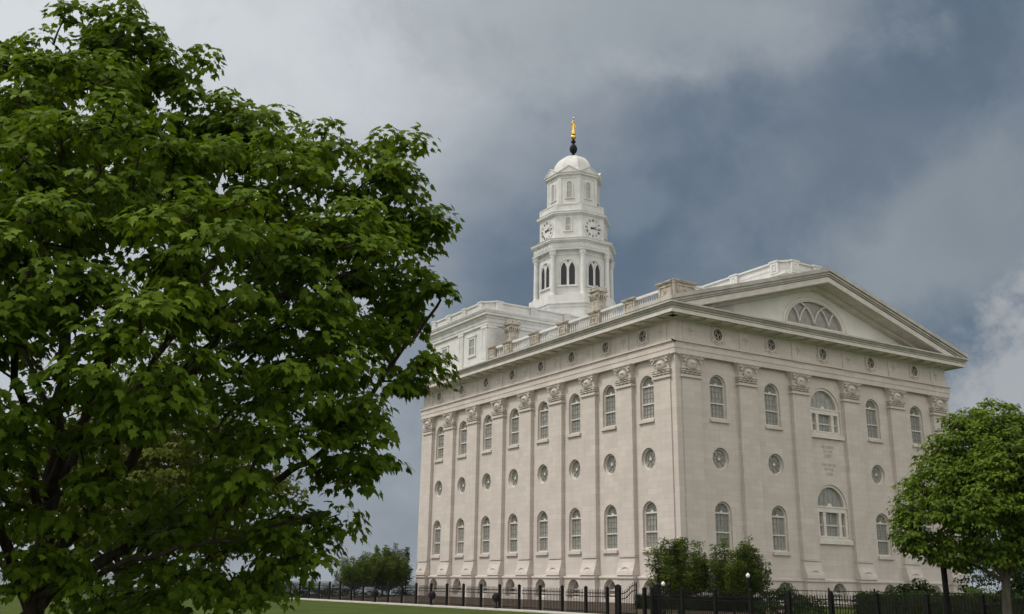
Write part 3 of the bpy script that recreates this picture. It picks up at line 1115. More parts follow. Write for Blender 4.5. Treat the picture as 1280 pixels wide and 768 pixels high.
# corner strips and pilaster panels
for fm, lst, base in ((fl, [(A0, A0 + 1.0), (A0 + 4.6, A0 + 5.5), (A1 - 1.0, A1)], ax0), (fe, [(ax0, ax0 + 1.0), (ax0 + 6.0, ax0 + 7.0), (ax0 + 12.0, ax0 + 13.0)], A0)):
    for u0, u1 in lst:
        b.box(u0, u1, base - .10, base + .1, 21.3, 25.46, 0, fm)
        b.box(u0 - .07, u1 + .07, base - .16, base + .1, 25.2, 25.48, 0, fm)
        b.ring([(u0 + .16, 22.2), (u1 - .16, 22.2), (u1 - .16, 25.05), (u0 + .16, 25.05)], [(u0 + .23, 22.27), (u1 - .23, 22.27), (u1 - .23, 24.98), (u0 + .23, 24.98)], base - .13, base - .09, 0, fm)
b.sweep(ax0, ax1, A0, A1, [(0, 25.46), (.18, 25.48), (.18, 25.74), (.24, 25.76), (.24, 26.1), (.32, 26.16), (.36, 26.36), (.62, 26.40), (.62, 26.58), (.70, 26.64), (.80, 26.84), (.80, 26.92), (-.3, 27.02)])
att = b.build('attic', WHITE, T)
b = MB()
panel_parapet(b, ax0 - .1, ax1 + .1, A0 - .1, A1 + .1, 27.0, 27.92, 4.2, None, .7, .75)
b.build('attic_parapet', WHITE, att)
b = MB(); b.box(ax0, ax1, A0, A1, 26.9, 27.04); b.build('attic_roof', ROOFM, att)


def attic_window():
    b = MB()
    b.ring([(-.72, -.12), (.72, -.12), (.72, 1.78), (-.72, 1.78)], [(-.5, .06), (.5, .06), (.5, 1.58), (-.5, 1.58)], -.08, .02)
    b.box(-.82, .82, -.14, .02, 1.78, 1.92); b.box(-.80, .80, -.14, .02, -.22, -.10)
    b.box(-.5, .5, -.03, .02, .79, .86); b.box(-.02, .02, -.03, .02, .06, 1.58)
    p = MB(); p.box(-.5, .5, -.012, .02, .06, 1.58)
    return b, p


for y in (A0 + 2.9, A0 + 8.5):
    bb, pp = attic_window()
    o = bb.build('attic_window', WHITE, att, loc=(ax0, y, 23.0)); o.rotation_euler = (0, 0, -math.pi / 2)
    pp.build('pane', PANE, att, loc=(ax0 - .003, y, 23.0)).rotation_euler = (0, 0, -math.pi / 2)

# tower -----------------------------------------------------------------
TC = (XC, 34.2)
A8 = math.pi / 8
tw = MB()
oct_ = lambda prof: tw.lathe(prof, 8, TC, A8)
oct_([(4.95, 26.5), (4.95, 29.9), (5.05, 30.0), (5.05, 30.25), (5.20, 30.32), (5.20, 30.5), (5.08, 30.55), (5.08, 31.30), (4.5, 31.42)])
oct_([(4.06, 31.3), (4.06, 36.65)])
oct_([(4.10, 36.1), (4.14, 36.1), (4.14, 36.2), (4.10, 36.2)])
oct_([(4.55, 36.6), (4.55, 36.78), (4.60, 36.8), (4.60, 37.38), (4.72, 37.42), (4.75, 37.52), (4.92, 37.56), (4.92, 37.70), (5.0, 37.80), (3.85, 38.02)])
oct_([(3.93, 37.9), (3.93, 40.70), (4.05, 40.75), (4.10, 40.85), (4.28, 40.9), (4.28, 41.05), (4.34, 41.15), (3.95, 41.22)])
oct_([(3.90, 41.2), (3.90, 42.0), (3.96, 42.02), (3.96, 42.12), (3.72, 42.12), (3.72, 41.4)])
oct_([(3.02, 41.2), (3.02, 42.4), (3.08, 42.4), (3.08, 42.5), (3.02, 42.5), (3.02, 45.5), (3.08, 45.52), (3.08, 45.72), (3.14, 45.76), (3.14, 45.84), (3.32, 45.88), (3.32, 46.02), (3.42, 46.16), (2.3, 46.45)])
for k in range(8):
    ph = math.pi / 4 * k
    rz = ph + math.pi / 2

    def face(a, ph=ph, rz=rz):
        return lambda u, d, z: (TC[0] + (a - d) * math.cos(ph) + u * math.cos(rz), TC[1] + (a - d) * math.sin(ph) + u * math.sin(rz), z)
    f = face(4.60 * math.cos(A8))
    for i in range(5):                       # panel blocks in the belfry entablature
        u = -1.42 + .71 * i
        tw.box(u - .2, u + .2, -.04, .05, 36.92, 37.28, 0, f)
    f = face(4.78 * math.cos(A8))
    for i in range(16):                      # dentils
        u = -1.75 + 3.5 * i / 15
        tw.box(u - .06, u + .06, -.06, .05, 37.42, 37.53, 0, f)
    f = face(3.10 * math.cos(A8))
    for i in range(12):
        u = -1.1 + 2.2 * i / 11
        tw.box(u - .05, u + .05, -.06, .05, 45.76, 45.86, 0, f)
    f = face(3.40 * math.cos(A8))            # small gablet on each face of the cornice
    tw.prism([(-1.2, 46.14), (1.2, 46.14), (0, 46.86)], -.02, .3, 0, f)
    tw.bar((-1.3, 46.14), (0, 46.92), .1, -.08, .3, 0, f); tw.bar((1.3, 46.14), (0, 46.92), .1, -.08, .3, 0, f)
    f = face(3.02 * math.cos(A8))            # corner strips on the lantern
    for s in (-1, 1):
        tw.box(s * 1.05 - .13, s * 1.05 + .13, -.07, .05, 42.5, 45.5, 0, f)
    f = face(3.90 * math.cos(A8))            # corner posts of the parapet
    for s in (-1, 1):
        tw.box(s * 1.36 - .16, s * 1.36 + .16, -.05, .1, 41.22, 42.0, 0, f)
    f = face(4.06 * math.cos(A8))            # board lines on the belfry
    tw.box(-1.5, 1.5, -.025, .05, 35.95, 36.02, 0, f)
tower = tw.build('tower', WHITE, T)
# columns at the belfry corners
for k in range(8):
    a = A8 + math.pi / 4 * k
    b = MB()
    b.lathe([(.40, 31.3), (.40, 31.5), (.32, 31.55), (.30, 31.65), (.26, 31.72), (.23, 35.75), (.27, 35.78), (.27, 35.86), (.25, 35.9), (.30, 36.15), (.40, 36.42), (.36, 36.44), (.44, 36.50), (.44, 36.62)], 12, (TC[0] + 4.32 * math.cos(a), TC[1] + 4.32 * math.sin(a)))
    for j in range(8):
        t = math.pi / 4 * j
        c0 = (TC[0] + 4.32 * math.cos(a) + .30 * math.cos(t), TC[1] + 4.32 * math.sin(a) + .30 * math.sin(t))
        b.lathe([(.05, 36.0), (.09, 36.2), (.07, 36.28)], 5, c0)
    b.build('column', WHITE, tower)


def gothic(hw, z0, zs, zt, n=8):
    """pointed outline"""
    l = []
    for k in range(n + 1):
        t = k / n
        l.append((-hw * (1 - t ** 1.7), zs + (zt - zs) * (t ** .85)))
    return [(-hw, z0)] + l + [(-x, z) for x, z in l[-2::-1]] + [(hw, z0)]


def belfry_window():
    b = MB(); p = MB()
    o = arch(1.02, 2.0, 0, 1.02); i = arch(.92, 2.0, 0, .92)
    b.ring(o, i, -.12, .02, closed=False)
    b.box(-1.12, 1.12, -.20, .02, -.16, 0)
    lights = []
    for s in (-1, 1):
        g = [(x + s * .45, z) for x, z in gothic(.33, .06, 1.75, 2.62)]
        g2 = [(x + s * .45, z) for x, z in gothic(.42, 0, 1.75, 2.80)]
        b.ring(g2, g, -.10, .02, closed=False)
        p.prism(g, -.02, .01)
    b.box(-.045, .045, -.09, .02, 0, 2.1)
    p.prism([(-.12, 2.80), (.12, 2.80), (0, 2.56)], -.03, .01)
    return b, p


def small_window(hw, h):
    b = MB(); p = MB()
    b.ring(arch(hw + .14, h - hw, -.02), arch(hw, h - hw, .04), -.08, .02, closed=False)
    b.box(-hw - .28, hw + .28, -.12, .02, -.14, -.02)
    p.prism(arch(hw, h - hw, .0), -.02, .01)
    b.box(-hw, hw, -.045, .0, h * .42, h * .42 + .05)
    for s in (-1, 0, 1):
        b.box(s * hw * .5 - .016, s * hw * .5 + .016, -.032, .0, 0, h - .1)
    for z in np.arange(.25, h - .2, .25):
        b.box(-hw, hw, -.03, .0, z - .013, z + .013)
    return b, p


def clock():
    b = MB()
    b.prism(circ(1.16, n=40), -.04, .02)
    b.ring(circ(1.24, n=40), circ(1.14, n=40), -.07, .02)
    for k, nme in enumerate(('XII', 'I', 'II', 'III', 'IIII', 'V', 'VI', 'VII', 'VIII', 'IX', 'X', 'XI')):
        a = -math.pi / 6 * k
        vs, fs = text_mesh(nme, .40, .012)
        q = []
        for x, y, z in vs:
            x *= .72; y += .88
            q.append((x * math.cos(a) - y * math.sin(a), -.055, x * math.sin(a) + y * math.cos(a)))
        b.add(q, fs, 1)
    for a, ln, wd in ((math.pi / 2 - math.radians(68), .62, .16), (math.pi / 2 - math.radians(99), .98, .11)):
        b.prism([(-.30 * math.cos(a) - wd * .6 * math.sin(a), -.30 * math.sin(a) + wd * .6 * math.cos(a)), (-.30 * math.cos(a) + wd * .6 * math.sin(a), -.30 * math.sin(a) - wd * .6 * math.cos(a)), (ln * math.cos(a), ln * math.sin(a))], -.10, -.07, 1)
    b.prism(circ(.10, n=12), -.11, -.06, 1)
    return b


for k in range(8):
    ph = math.pi / 4 * k
    rz = ph + math.pi / 2

    def at_face(o, r, z):
        a = r * math.cos(A8)
        o.location = (TC[0] + a * math.cos(ph), TC[1] + a * math.sin(ph), z); o.rotation_euler = (0, 0, rz)
    bb, pp = belfry_window()
    at_face(bb.build('belfry_window', WHITE, tower), 4.06, 32.62); at_face(pp.build('dark_void', DARK, tower), 4.06, 32.62)  # flat near-black panel on the wall; its colour stands for the unlit opening
    bb, pp = small_window(.27, 1.95)
    at_face(bb.build('lantern_window', WHITE, tower), 3.02, 43.15); at_face(pp.build('pane', PANE, tower), 3.02, 43.15)
    if k % 2 == 0:
        at_face(clock().build('clock_face', [WHITE, NUM], tower), 3.93, 39.38)
    else:
        bb, pp = small_window(.27, 1.5)
        at_face(bb.build('drum_window', WHITE, tower), 3.93, 38.95); at_face(pp.build('pane', PANE, tower), 3.93, 38.95)
b = MB()
b.lathe([(2.55, 46.2), (2.50, 46.7)] + [(2.42 * math.cos(t) ** .9, 46.7 + 2.55 * math.sin(t)) for t in np.linspace(.12, 1.33, 9)] + [(.45, 49.22)], 8, TC, A8)
b.build('dome', WHITE, tower)
b = MB()
b.lathe([(.62, 49.1), (.60, 49.22), (.34, 49.34), (.18, 49.5), (.16, 49.68), (.30, 49.80), (.43, 50.05), (.46, 50.25), (.43, 50.45), (.30, 50.72), (.14, 50.85), (.14, 50.98), (.27, 51.10), (.29, 51.25), (.14, 51.36), (.13, 51.50)], 16, TC)
b.build('finial', IRON, tower, smooth=True)
# security camera at the corner
b = MB(); b.tube([(0, 0, 0), (-.22, -.32, -.03)], .03, 6); b.tube([(-.2, -.34, .0), (-.48, -.22, .18)], .06, 8)
b.build('wall_camera', IRON, T, loc=(-.2, -.2, 18.55))

# gilded statue -----------------------------------------------------------
S = empty('golden_statue', (TC[0], TC[1], 51.5))
tag(S, 'small gilded robed figure blowing a trumpet on top of the tower', 'statue')
b = MB(); b.lathe([(.10, 0), (.28, .10), (.33, .28), (.28, .45), (.10, .55)], 16); b.build('ball', GOLD, S, smooth=True)
b = MB()
# robe, torso, neck and head as one lathe-like body with an off-round section
prof = [(.30, .55, 0), (.34, .60, 0), (.27, .85, 0), (.23, 1.15, .0), (.21, 1.40, .0), (.24, 1.62, .0), (.29, 1.80, .0), (.25, 1.93, .0), (.09, 2.0, .0), (.085, 2.07, .0), (.13, 2.14, -.01), (.15, 2.26, -.01), (.13, 2.38, -.01), (.05, 2.45, 0)]
V = []; n = 14
for r_, z, dx in prof:
    for k in range(n):
        t = 2 * math.pi * k / n
        fold = 1 + (.09 * math.cos(5 * t) if z < 1.3 else 0)
        V.append((dx + r_ * fold * math.cos(t), r_ * fold * .75 * math.sin(t), z))
F = [(i * n + k, i * n + (k + 1) % n, (i + 1) * n + (k + 1) % n, (i + 1) * n + k) for i in range(len(prof) - 1) for k in range(n)]
b.add(V, F)
b.tube([(-.03, -.20, 1.84), (-.05, -.25, 1.58), (-.16, -.20, 1.42)], [.09, .075, .05], 8)
b.tube([(-.05, .18, 1.84), (-.20, .20, 1.92), (-.32, .08, 2.16)], [.09, .075, .05], 8)
b.build('figure', GOLD, S, smooth=True)
b = MB(); b.tube([(-.12, 0, 2.22), (-.6, .05, 2.27), (-.95, .07, 2.30), (-1.05, .07, 2.31)], [.025, .03, .05, .11], 8)
b.build('trumpet', GOLD, S, smooth=True)
S.rotation_euler = (0, 0, R(62))

# ---------------------------------------------------------------- iron fence
def fence_panel(ln):
    b = MB()
    for z in (.16, .98, 1.18):
        b.box(-.02, .02, 0, ln, z - .022, z + .022)
    n = int(ln / .15)
    for k in range(1, n):
        y = ln * k / n
        b.box(-.013, .013, y - .013, y + .013, .06, 1.34)
        b.lathe([(.016, 1.34), (.001, 1.42)], 4, (0, y))
    for k in range(0, n, 2):
        y = ln * (k + .5) / n; r_ = ln / n * .5
        A = [(0, y + r_ * math.cos(t), 1.06 + r_ * math.sin(t)) for t in np.linspace(0, math.pi, 7)]
        b.tube([(0, y + r_, .98)] + A + [(0, y - r_, .98)], .012, 4)
    return b


def fence_post(h=1.50, r=.075):
    b = MB()
    b.box(-r, r, -r, r, -.1, h - .06); b.box(-r - .015, r + .015, -r - .015, r + .015, h - .06, h - .02)
    b.lathe([(r * 1.2, h - .02), (.03, h + .05), (.001, h + .06)], 4, (0, 0), math.pi / 4)
    return b


def fence(name, ys, label):
    f = empty(name, (FX, ys[0], ground_z(FX, ys[0])))
    tag(f, label, 'fence')
    post = fence_post().build('post', IRON, f)
    pan = fence_panel(abs(ys[1] - ys[0])).build('railing_panel', IRON, f)
    for k, y in enumerate(ys):
        o = post if k == 0 else post.copy()
        if k: col.objects.link(o)
        o.parent = f; o.location = (0, y - ys[0], ground_z(FX, y) - ground_z(FX, ys[0]))
    for k, y in enumerate(ys[:-1]):
        o = pan if k == 0 else pan.copy()
        if k: col.objects.link(o)
        o.parent = f
        lo = min(y, ys[k + 1])
        o.location = (0, lo - ys[0], ground_z(FX, lo) - ground_z(FX, ys[0]))
    return f


fence('iron_fence', [-7.09 + 2.30 * 0] + [-5.05 + 2.395 * k for k in range(24)], 'long black iron fence between the lawn and the mulch bed, left of the gate')
fence('iron_fence', [-11.0 - 2.43 * k for k in range(10)], 'black iron fence on the right of the gate, in front of the small trees')


def gate_leaf():
    b = MB(); ln = 1.5
    for y in (0.03, ln):
        b.box(-.025, .025, y - .025, y + .025, .06, 1.16 if y < 1 else 1.78)
    def top(y): return 1.16 + .50 / (1 + math.exp(-(y - .85) * 6))
    for off in (0, -.28):
        b.tube([(0, y, top(y) + off) for y in np.linspace(.03, ln, 12)], .026, 5)
    b.box(-.02, .02, 0, ln, .14, .19)
    for k in range(1, 10):
        y = ln * k / 10
        b.box(-.011, .011, y - .011, y + .011, .06, top(y) + .16)
    return b


gz = ground_z(FX, -9)
g1 = gate_leaf().build('gate_leaf', IRON); g1.location = (FX, -8.2, gz); g1.rotation_euler = (0, 0, math.pi)
tag(g1, 'closed left half of the black iron gate, rising in a curve', 'gate', 'halves of the iron gate')
g2 = g1.copy(); col.objects.link(g2); g2.location = (FX + .1, -10.95, gz); g2.rotation_euler = (0, 0, R(-80))
tag(g2, 'right half of the black iron gate, swung open beside the thick post', 'gate', 'halves of the iron gate')
for y, r_, h_, lb in ((-8.19, .085, 1.50, 'slim black gate post carrying the closed gate leaf'), (-7.62, .13, 1.62, 'thick black gate post at the end of the long fence'), (-10.38, .085, 1.5, 'slim black gate post on the right edge of the gate opening'), (-11.02, .15, 1.68, 'thickest black gate post, right of the gate opening')):
    o = fence_post(h_, r_).build('gate_post', IRON); o.location = (FX + (.35 if r_ > .1 else 0), y, gz)
    tag(o, lb, 'post', 'posts of the iron gate')


# ---------------------------------------------------------------- foliage
def leaf_outline(kind):
    if kind == 'maple':
        h = [(0, 0), (.10, .02), (.30, -.08), (.26, .10), (.52, .22), (.36, .34), (.40, .58), (.20, .52), (.14, .72), (0, 1.0)]
    elif kind == 'lobed':
        h = [(0, 0), (.30, -.02), (.50, .30), (.26, .45), (.18, .72), (0, 1.0)]
    else:
        h = [(0, 0), (.26, .35), (0, 1.0)]
    return np.array(h, float)


def leaves(name, P, D, Nn, size, m, parent, kind='maple', fold=.18, droop=.25):
    """leaves at points P, pointing along D, with upper side Nn; one mesh of separate little faces"""
    h = leaf_outline(kind)
    n = len(P)
    D = D / (np.linalg.norm(D, axis=1, keepdims=True) + 1e-9)
    X = np.cross(D, Nn); X /= np.linalg.norm(X, axis=1, keepdims=True) + 1e-9
    Z = np.cross(X, D)
    k = len(h)
    right = h; left = h[1:-1].copy(); left[:, 0] *= -1
    o = np.concatenate([right, left])          # k + k-2 verts
    nv = len(o)
    lift = -fold * np.abs(o[:, 0]) - droop * o[:, 1] ** 2
    V = (P[:, None, :] + size[:, None, None] * (o[None, :, 0:1] * X[:, None, :] + o[None, :, 1:2] * D[:, None, :] + lift[None, :, None] * Z[:, None, :]))
    fr = list(range(k)); fl_ = [0] + [k - 1] + list(range(nv - 1, k - 1, -1))
    per = np.array(fr + fl_)
    loops = (per[None, :] + (np.arange(n) * nv)[:, None]).ravel()
    me = bpy.data.meshes.new(name)
    me.vertices.add(n * nv); me.vertices.foreach_set('co', V.astype(np.float32).ravel())
    me.loops.add(len(loops)); me.loops.foreach_set('vertex_index', loops.astype(np.int32))
    me.polygons.add(2 * n)
    a, c = len(fr), len(fl_)
    starts = (np.arange(n)[:, None] * (a + c) + np.array([0, a])[None, :]).ravel()
    me.polygons.foreach_set('loop_start', starts.astype(np.int32))
    me.polygons.foreach_set('loop_total', np.tile([a, c], n).astype(np.int32))
    me.materials.append(m)
    me.update(calc_edges=True)
    me.validate()
    return link(name, me, parent)


def unit(a):
    return a / (np.linalg.norm(a, axis=-1, keepdims=True) + 1e-9)


def sprays(C, out, nper, rad, size, jit=.35, flat=.5):
    """drooping umbrella of leaves round each point C; out = outward direction of each spray"""
    n = len(C)
    m = n * nper
    ci = np.repeat(np.arange(n), nper)
    az = RNG.uniform(0, 2 * math.pi, m); rr = np.sqrt(RNG.uniform(.02, 1, m))
    sr = (rad * RNG.uniform(.7, 1.3, n))[ci]
    O = out[ci]
    hx = np.stack([np.cos(az), np.sin(az), np.zeros(m)], 1)
    P = C[ci] + hx * (rr * sr)[:, None] + O * (sr * .25)[:, None]
    P[:, 2] += sr * (flat * .55 * (1 - rr ** 2) - .25) + RNG.normal(0, .06, m) * sr * 2
    D = hx * .9 + O * .5 + RNG.normal(0, jit, (m, 3))
    D[:, 2] -= .30 + .95 * rr
    Nn = np.array([0, 0, 1.0])[None] + hx * .55 * rr[:, None] + O * .25 + RNG.normal(0, jit * .8, (m, 3))
    sz = size * RNG.uniform(.7, 1.25, m)
    return P, unit(D), unit(Nn), sz


def lobes_points(lobes, dens):
    """points in the outer part of each ellipsoid lobe; returns points and outward directions"""
    Ps, Os = [], []
    for c, r in lobes:
        r = np.array(r if hasattr(r, '__len__') else (r, r, r), float)
        k = max(3, int(dens * (r[0] * r[1] * r[2]) ** (2 / 3)))
        d = unit(RNG.normal(0, 1, (k, 3)))
        rad = RNG.uniform(.35, 1.0, k) ** .55
        Ps.append(np.array(c) + d * r * rad[:, None]); Os.append(d)
    return np.concatenate(Ps), np.concatenate(Os)


def frame(base):
    """local metric frame of a tree: right, away from the lawn side, up"""
    rx = np.array([math.cos(YAW), -math.sin(YAW), 0]); ry = np.array([math.sin(YAW), math.cos(YAW), 0])
    return lambda a: np.array(base)[None] + np.atleast_2d(a)[:, 0:1] * rx + np.atleast_2d(a)[:, 1:2] * ry + np.atleast_2d(a)[:, 2:3] * np.array([0, 0, 1.0])


def smooth_path(pts, n=5):
    pts = np.array(pts, float)
    out = []
    for i in range(len(pts) - 1):
        p0, p1, p2, p3 = pts[max(i - 1, 0)], pts[i], pts[i + 1], pts[min(i + 2, len(pts) - 1)]
        for t in np.linspace(0, 1, n, endpoint=False):
            out.append(.5 * ((2 * p1) + (-p0 + p2) * t + (2 * p0 - 5 * p1 + 4 * p2 - p3) * t * t + (-p0 + 3 * p1 - 3 * p2 + p3) * t ** 3))
    out.append(pts[-1])
    return np.array(out)


def grow_twigs(b, nodes, C, order_from, r0=.012, frac=1.0):
    """tie each spray to the nearest wood with a thin bent twig; new twigs carry later ones"""
    nodes = [np.array(q) for q in nodes]
    arr = np.array(nodes)
    idx = np.argsort(np.linalg.norm(C - order_from, axis=1))
    for i in idx:
        p = C[i]
        d = np.linalg.norm(arr - p, axis=1) + .5 * np.maximum(0, arr[:, 2] - p[2])
        j = int(np.argmin(d)); q = arr[j]
        ln = np.linalg.norm(p - q)
        if ln < .08: continue
        m1 = q + (p - q) * .5 + RNG.normal(0, .07 * ln, 3) + np.array([0, 0, .06 * ln])
        b.tube([q, m1, p], [r0 * (1 + ln * .9), r0 * (.8 + ln * .4), r0 * .45], 4, cap=False)
        arr = np.vstack([arr, m1[None], (q + (p - q) * .8)[None]])


# the big maple on the lawn
def big_maple():
    base = (-46.61, -42.20, 0.0)
    t = empty('maple_tree', base)
    tag(t, 'large leafy maple close by on the left, with dark spreading limbs', 'tree', 'trees on the lawn')
    f = frame((0, 0, 0))
    # right, depth, up, radius
    LB = [(.24, 0, 8.43, .62), (-.81, .6, 8.2, .70), (-1.3, -.4, 7.5, .95), (1.15, .2, 7.58, .60), (1.84, .2, 6.97, .62), (.05, -.8, 7.1, .95), (.1, 1.3, 7.3, .9),
          (2.8, 0, 6.74, .50), (3.82, .1, 6.64, .46), (3.35, -.5, 6.03, .75), (3.4, .9, 6.0, .6), (4.10, .1, 5.83, .48), (2.24, -1.0, 6.05, .85), (2.2, 1.2, 6.1, .8),
          (.91, -1.6, 6.0, 1.0), (.9, 1.7, 6.2, 1.0), (-.5, -1.8, 5.9, 1.15), (4.30, .2, 4.95, .50), (3.42, -.9, 5.0, .85), (3.3, 1.0, 5.0, .7),
          (2.15, -1.9, 4.9, 1.0), (2.1, 1.9, 4.9, .9), (.58, -2.3, 4.65, 1.1), (.6, 2.3, 4.7, 1.0), (-.65, -2.4, 4.3, 1.1), (4.05, .1, 4.2, .55), (3.1, -1.1, 3.95, .8),
          (1.87, -2.2, 3.75, .95), (3.0, 1.3, 3.9, .6), (.36, -2.5, 3.5, 1.0), (3.62, -.2, 3.12, .58), (2.72, -1.2, 2.9, .62), (4.06, 0, 2.78, .25), (3.38, .4, 2.42, .40),
          (2.55, .6, 2.15, .5), (1.5, 1.6, 2.6, .7), (.0, -2.0, 2.6, .8), (-1.0, -1.5, 2.4, .8), (-2.3, -.8, 6.7, 1.3), (-2.1, -1.5, 4.4, 1.4), (-1.6, -.8, 2.9, 1.0), (-2.0, 1.4, 5.2, 1.3), (-.4, .2, 6.3, .9), (-.8, 1.8, 3.6, .9),
          (.15, .1, 8.25, .6), (.28, .2, 8.82, .5), (-.78, .3, 8.62, .55), (1.22, 0, 7.95, .48), (1.95, .1, 7.3, .5), (2.9, 0, 7.05, .42), (3.88, .1, 6.98, .36), (4.1, .1, 6.05, .36), (4.3, .2, 5.05, .34), (4.05, .2, 4.5, .4), (-1.7, -.2, 7.9, .7), (2.6, .2, 1.9, .45), (2.1, .5, 1.85, .5), (1.3, .4, 1.95, .45), (3.75, .1, 2.75, .42), (.7, -1.2, 2.5, .6), (2.2, -.8, 2.5, .55), (3.3, -.6, 3.1, .5), (3.9, -.5, 3.6, .5), (1.2, -.9, 3.0, .7), (-.5, -1.0, 1.95, .5), (-1.2, -.6, 1.8, .6), (.9, .6, 2.2, .5), (-.9, -1.4, 3.0, .8),
          (2.1, 1.2, 3.7, .75), (1.7, 1.0, 3.3, .6), (2.4, .4, 1.65, .40), (1.6, .8, 1.55, .36), (.7, .9, 1.7, .4), (3.0, .3, 1.95, .42), (-.2, -1.6, 2.3, .5), (-1.3, -1.2, 2.2, .6), (3.2, .3, 2.7, .40), (.5, -.9, 1.9, .42), (1.1, -.6, 1.75, .40), (-.5, -1.4, 1.7, .45), (1.9, -.3, 1.75, .4), (.1, .8, 1.9, .45), (.35, -.8, 1.5, .38), (.9, .2, 1.5, .4), (1.5, .3, 1.45, .4), (-.7, -.7, 1.5, .4), (2.2, .2, 1.5, .4), (.2, .9, 1.45, .4), (1.1, 1.0, 1.5, .4)]
    lobes = [(f((a, d, u))[0], (r_ * .88, r_ * .88, r_ * .74)) for a, d, u, r_ in LB]
    C1, O1 = lobes_points([l for l in lobes if l[0][2] > 3.6], 90)
    C2, O2 = lobes_points([l for l in lobes if l[0][2] <= 3.6], 50)
    C, O = np.concatenate([C1, C2]), np.concatenate([O1, O2])
    # foliage gathers in clumps with dark hollows between them
    q = (np.sin(C[:, 0] * 5.1 + 1.3 * np.sin(C[:, 2] * 3.7)) + np.sin(C[:, 1] * 5.7 + 1.1 * np.sin(C[:, 0] * 4.1 + 2)) + np.sin(C[:, 2] * 6.3 + 1.2 * np.sin(C[:, 1] * 3.3 + 1)))
    keep = q > -.75
    C, O = C[keep], O[keep]
    O[:, 2] += .25
    O = unit(O)
    LM = [[(0.0, 0, -.2), (.03, 0, .5), (.03, 0, 1.27), (.01, .05, 1.88), (0, .1, 2.7), (-.08, .1, 3.84), (-.11, .1, 5.36), (-.04, .05, 7.01), (.1, 0, 8.31)],
          [(.03, 0, 1.2), (.12, 0, 1.62), (.53, -.1, 2.25), (1.08, -.2, 3.09), (1.56, -.2, 3.87), (2.1, -.1, 4.37), (3.0, 0, 5.42), (3.85, .1, 6.52)],
          [(.02, 0, .9), (.16, -.05, 1.35), (.86, .2, 1.9), (1.65, .4, 2.27), (2.54, .4, 2.74), (3.17, .3, 3.12), (3.97, .2, 4.2), (4.53, .2, 5.03)],
          [(.03, 0, 1.0), (.12, -.1, 1.36), (.71, -.3, 1.60), (1.41, -.5, 1.84), (2.32, -.4, 2.05), (3.23, 0, 2.38)],
          [(0, 0, 2.5), (.47, -.4, 3.36), (1.08, -.8, 4.66), (1.72, -.6, 6.15), (1.83, -.2, 7.16)],
          [(.0, 0, 1.3), (-.44, -.4, 2.3), (-1.25, -.9, 3.82), (-2.08, -1, 5.65)],
          [(1.08, -.2, 3.09), (1.65, -.6, 3.97), (2.38, -.9, 4.48), (3.43, -.7, 5.11), (4.3, -.1, 5.2)],
          [(1.56, -.2, 3.87), (1.69, .3, 4.47), (2.09, .9, 5.51), (2.7, .8, 6.5)],
          [(0, .1, 2.6), (.2, .9, 3.6), (.6, 1.6, 4.6), (.9, 1.9, 6.0)], [(0, .1, 3.0), (-.7, .9, 4.0), (-1.7, 1.4, 5.2)], [(0, 0, 2.2), (.1, -1.0, 3.2), (.3, -2.0, 4.4), (.6, -1.9, 5.8)], [(.53, -.1, 2.25), (1.1, -1.0, 2.9), (1.7, -1.9, 3.5), (2.2, -2.1, 4.6)]]
    RD = [(.145, .035), (.095, .018), (.085, .016), (.05, .012), (.07, .016), (.075, .016), (.045, .012), (.045, .012), (.06, .015), (.055, .015), (.06, .015), (.045, .012)]
    b = MB(); nodes = []
    for l, (ra, rb) in zip(LM, RD):
        q = smooth_path(f(np.array(l, float)), 5)
        q[2:-1] += RNG.normal(0, .025, q[2:-1].shape)
        b.tube(q, list(np.linspace(ra, rb, len(q))), 9)
        nodes += list(q[6:])
    b.build('trunk', BARK, t, smooth=True)
    b = MB(); grow_twigs(b, nodes, C, f((0, 0, 3.5))[0])
    b.build('twigs', BARK, t)
    P, D, Nn, sz = sprays(C, O, 46, .30, .106, .36, 1.0)
    leaves('crown', P, D, Nn, sz, LEAF, t, 'maple')
    return t


big_maple()


def round_tree(name, base, lobes, trunk_h, tr, label, group, m, bark, dens, nper, rad, size, kind, limbs=6, limb_r=None, flat=.5, cat='tree', seed=1, jit=.35):
    t = empty(name, base)
    tag(t, label, cat, group)
    f = frame((0, 0, 0))
    lb = [(f((a, d, u))[0], r_) for a, d, u, r_ in lobes]
    C, O = lobes_points(lb, dens)
    O[:, 2] += .3; O = unit(O)
    q = (np.sin(C[:, 0] * 4.3 + 1.3 * np.sin(C[:, 2] * 3.1)) + np.sin(C[:, 1] * 4.7 + 1.1 * np.sin(C[:, 0] * 3.3 + 2)) + np.sin(C[:, 2] * 5.3 + 1.2 * np.sin(C[:, 1] * 2.9 + 1)))
    C, O = C[q > -.8], O[q > -.8]
    b = MB(); nodes = []
    cen = np.mean([c for c, r_ in lb], axis=0)
    q = smooth_path([(0, 0, -.2), (.0, 0, trunk_h * .5), (RNG.normal(0, .04), RNG.normal(0, .04), trunk_h)], 4)
    b.tube(q, list(np.linspace(tr * 1.2, tr, len(q))), 9)
    top = q[-1]
    for k in range(limbs):
        tgt = lb[k % len(lb)][0] * .9 + RNG.normal(0, .25, 3)
        mid = top + (tgt - top) * .45 + np.array([0, 0, .1])
        qq = smooth_path([top - np.array([0, 0, tr]), mid, tgt], 5)
        b.tube(qq, list(np.linspace(tr * .55, tr * .12, len(qq))), 6); nodes += list(qq[2:])
    b.build('trunk', bark, t, smooth=True)
    b = MB(); grow_twigs(b, nodes, C, top, max(.006, tr * .06)); b.build('twigs', bark, t)
    P, D, Nn, sz = sprays(C, O, nper, rad, size, jit, flat)
    leaves('crown', P, D, Nn, sz, m, t, kind)
    return t


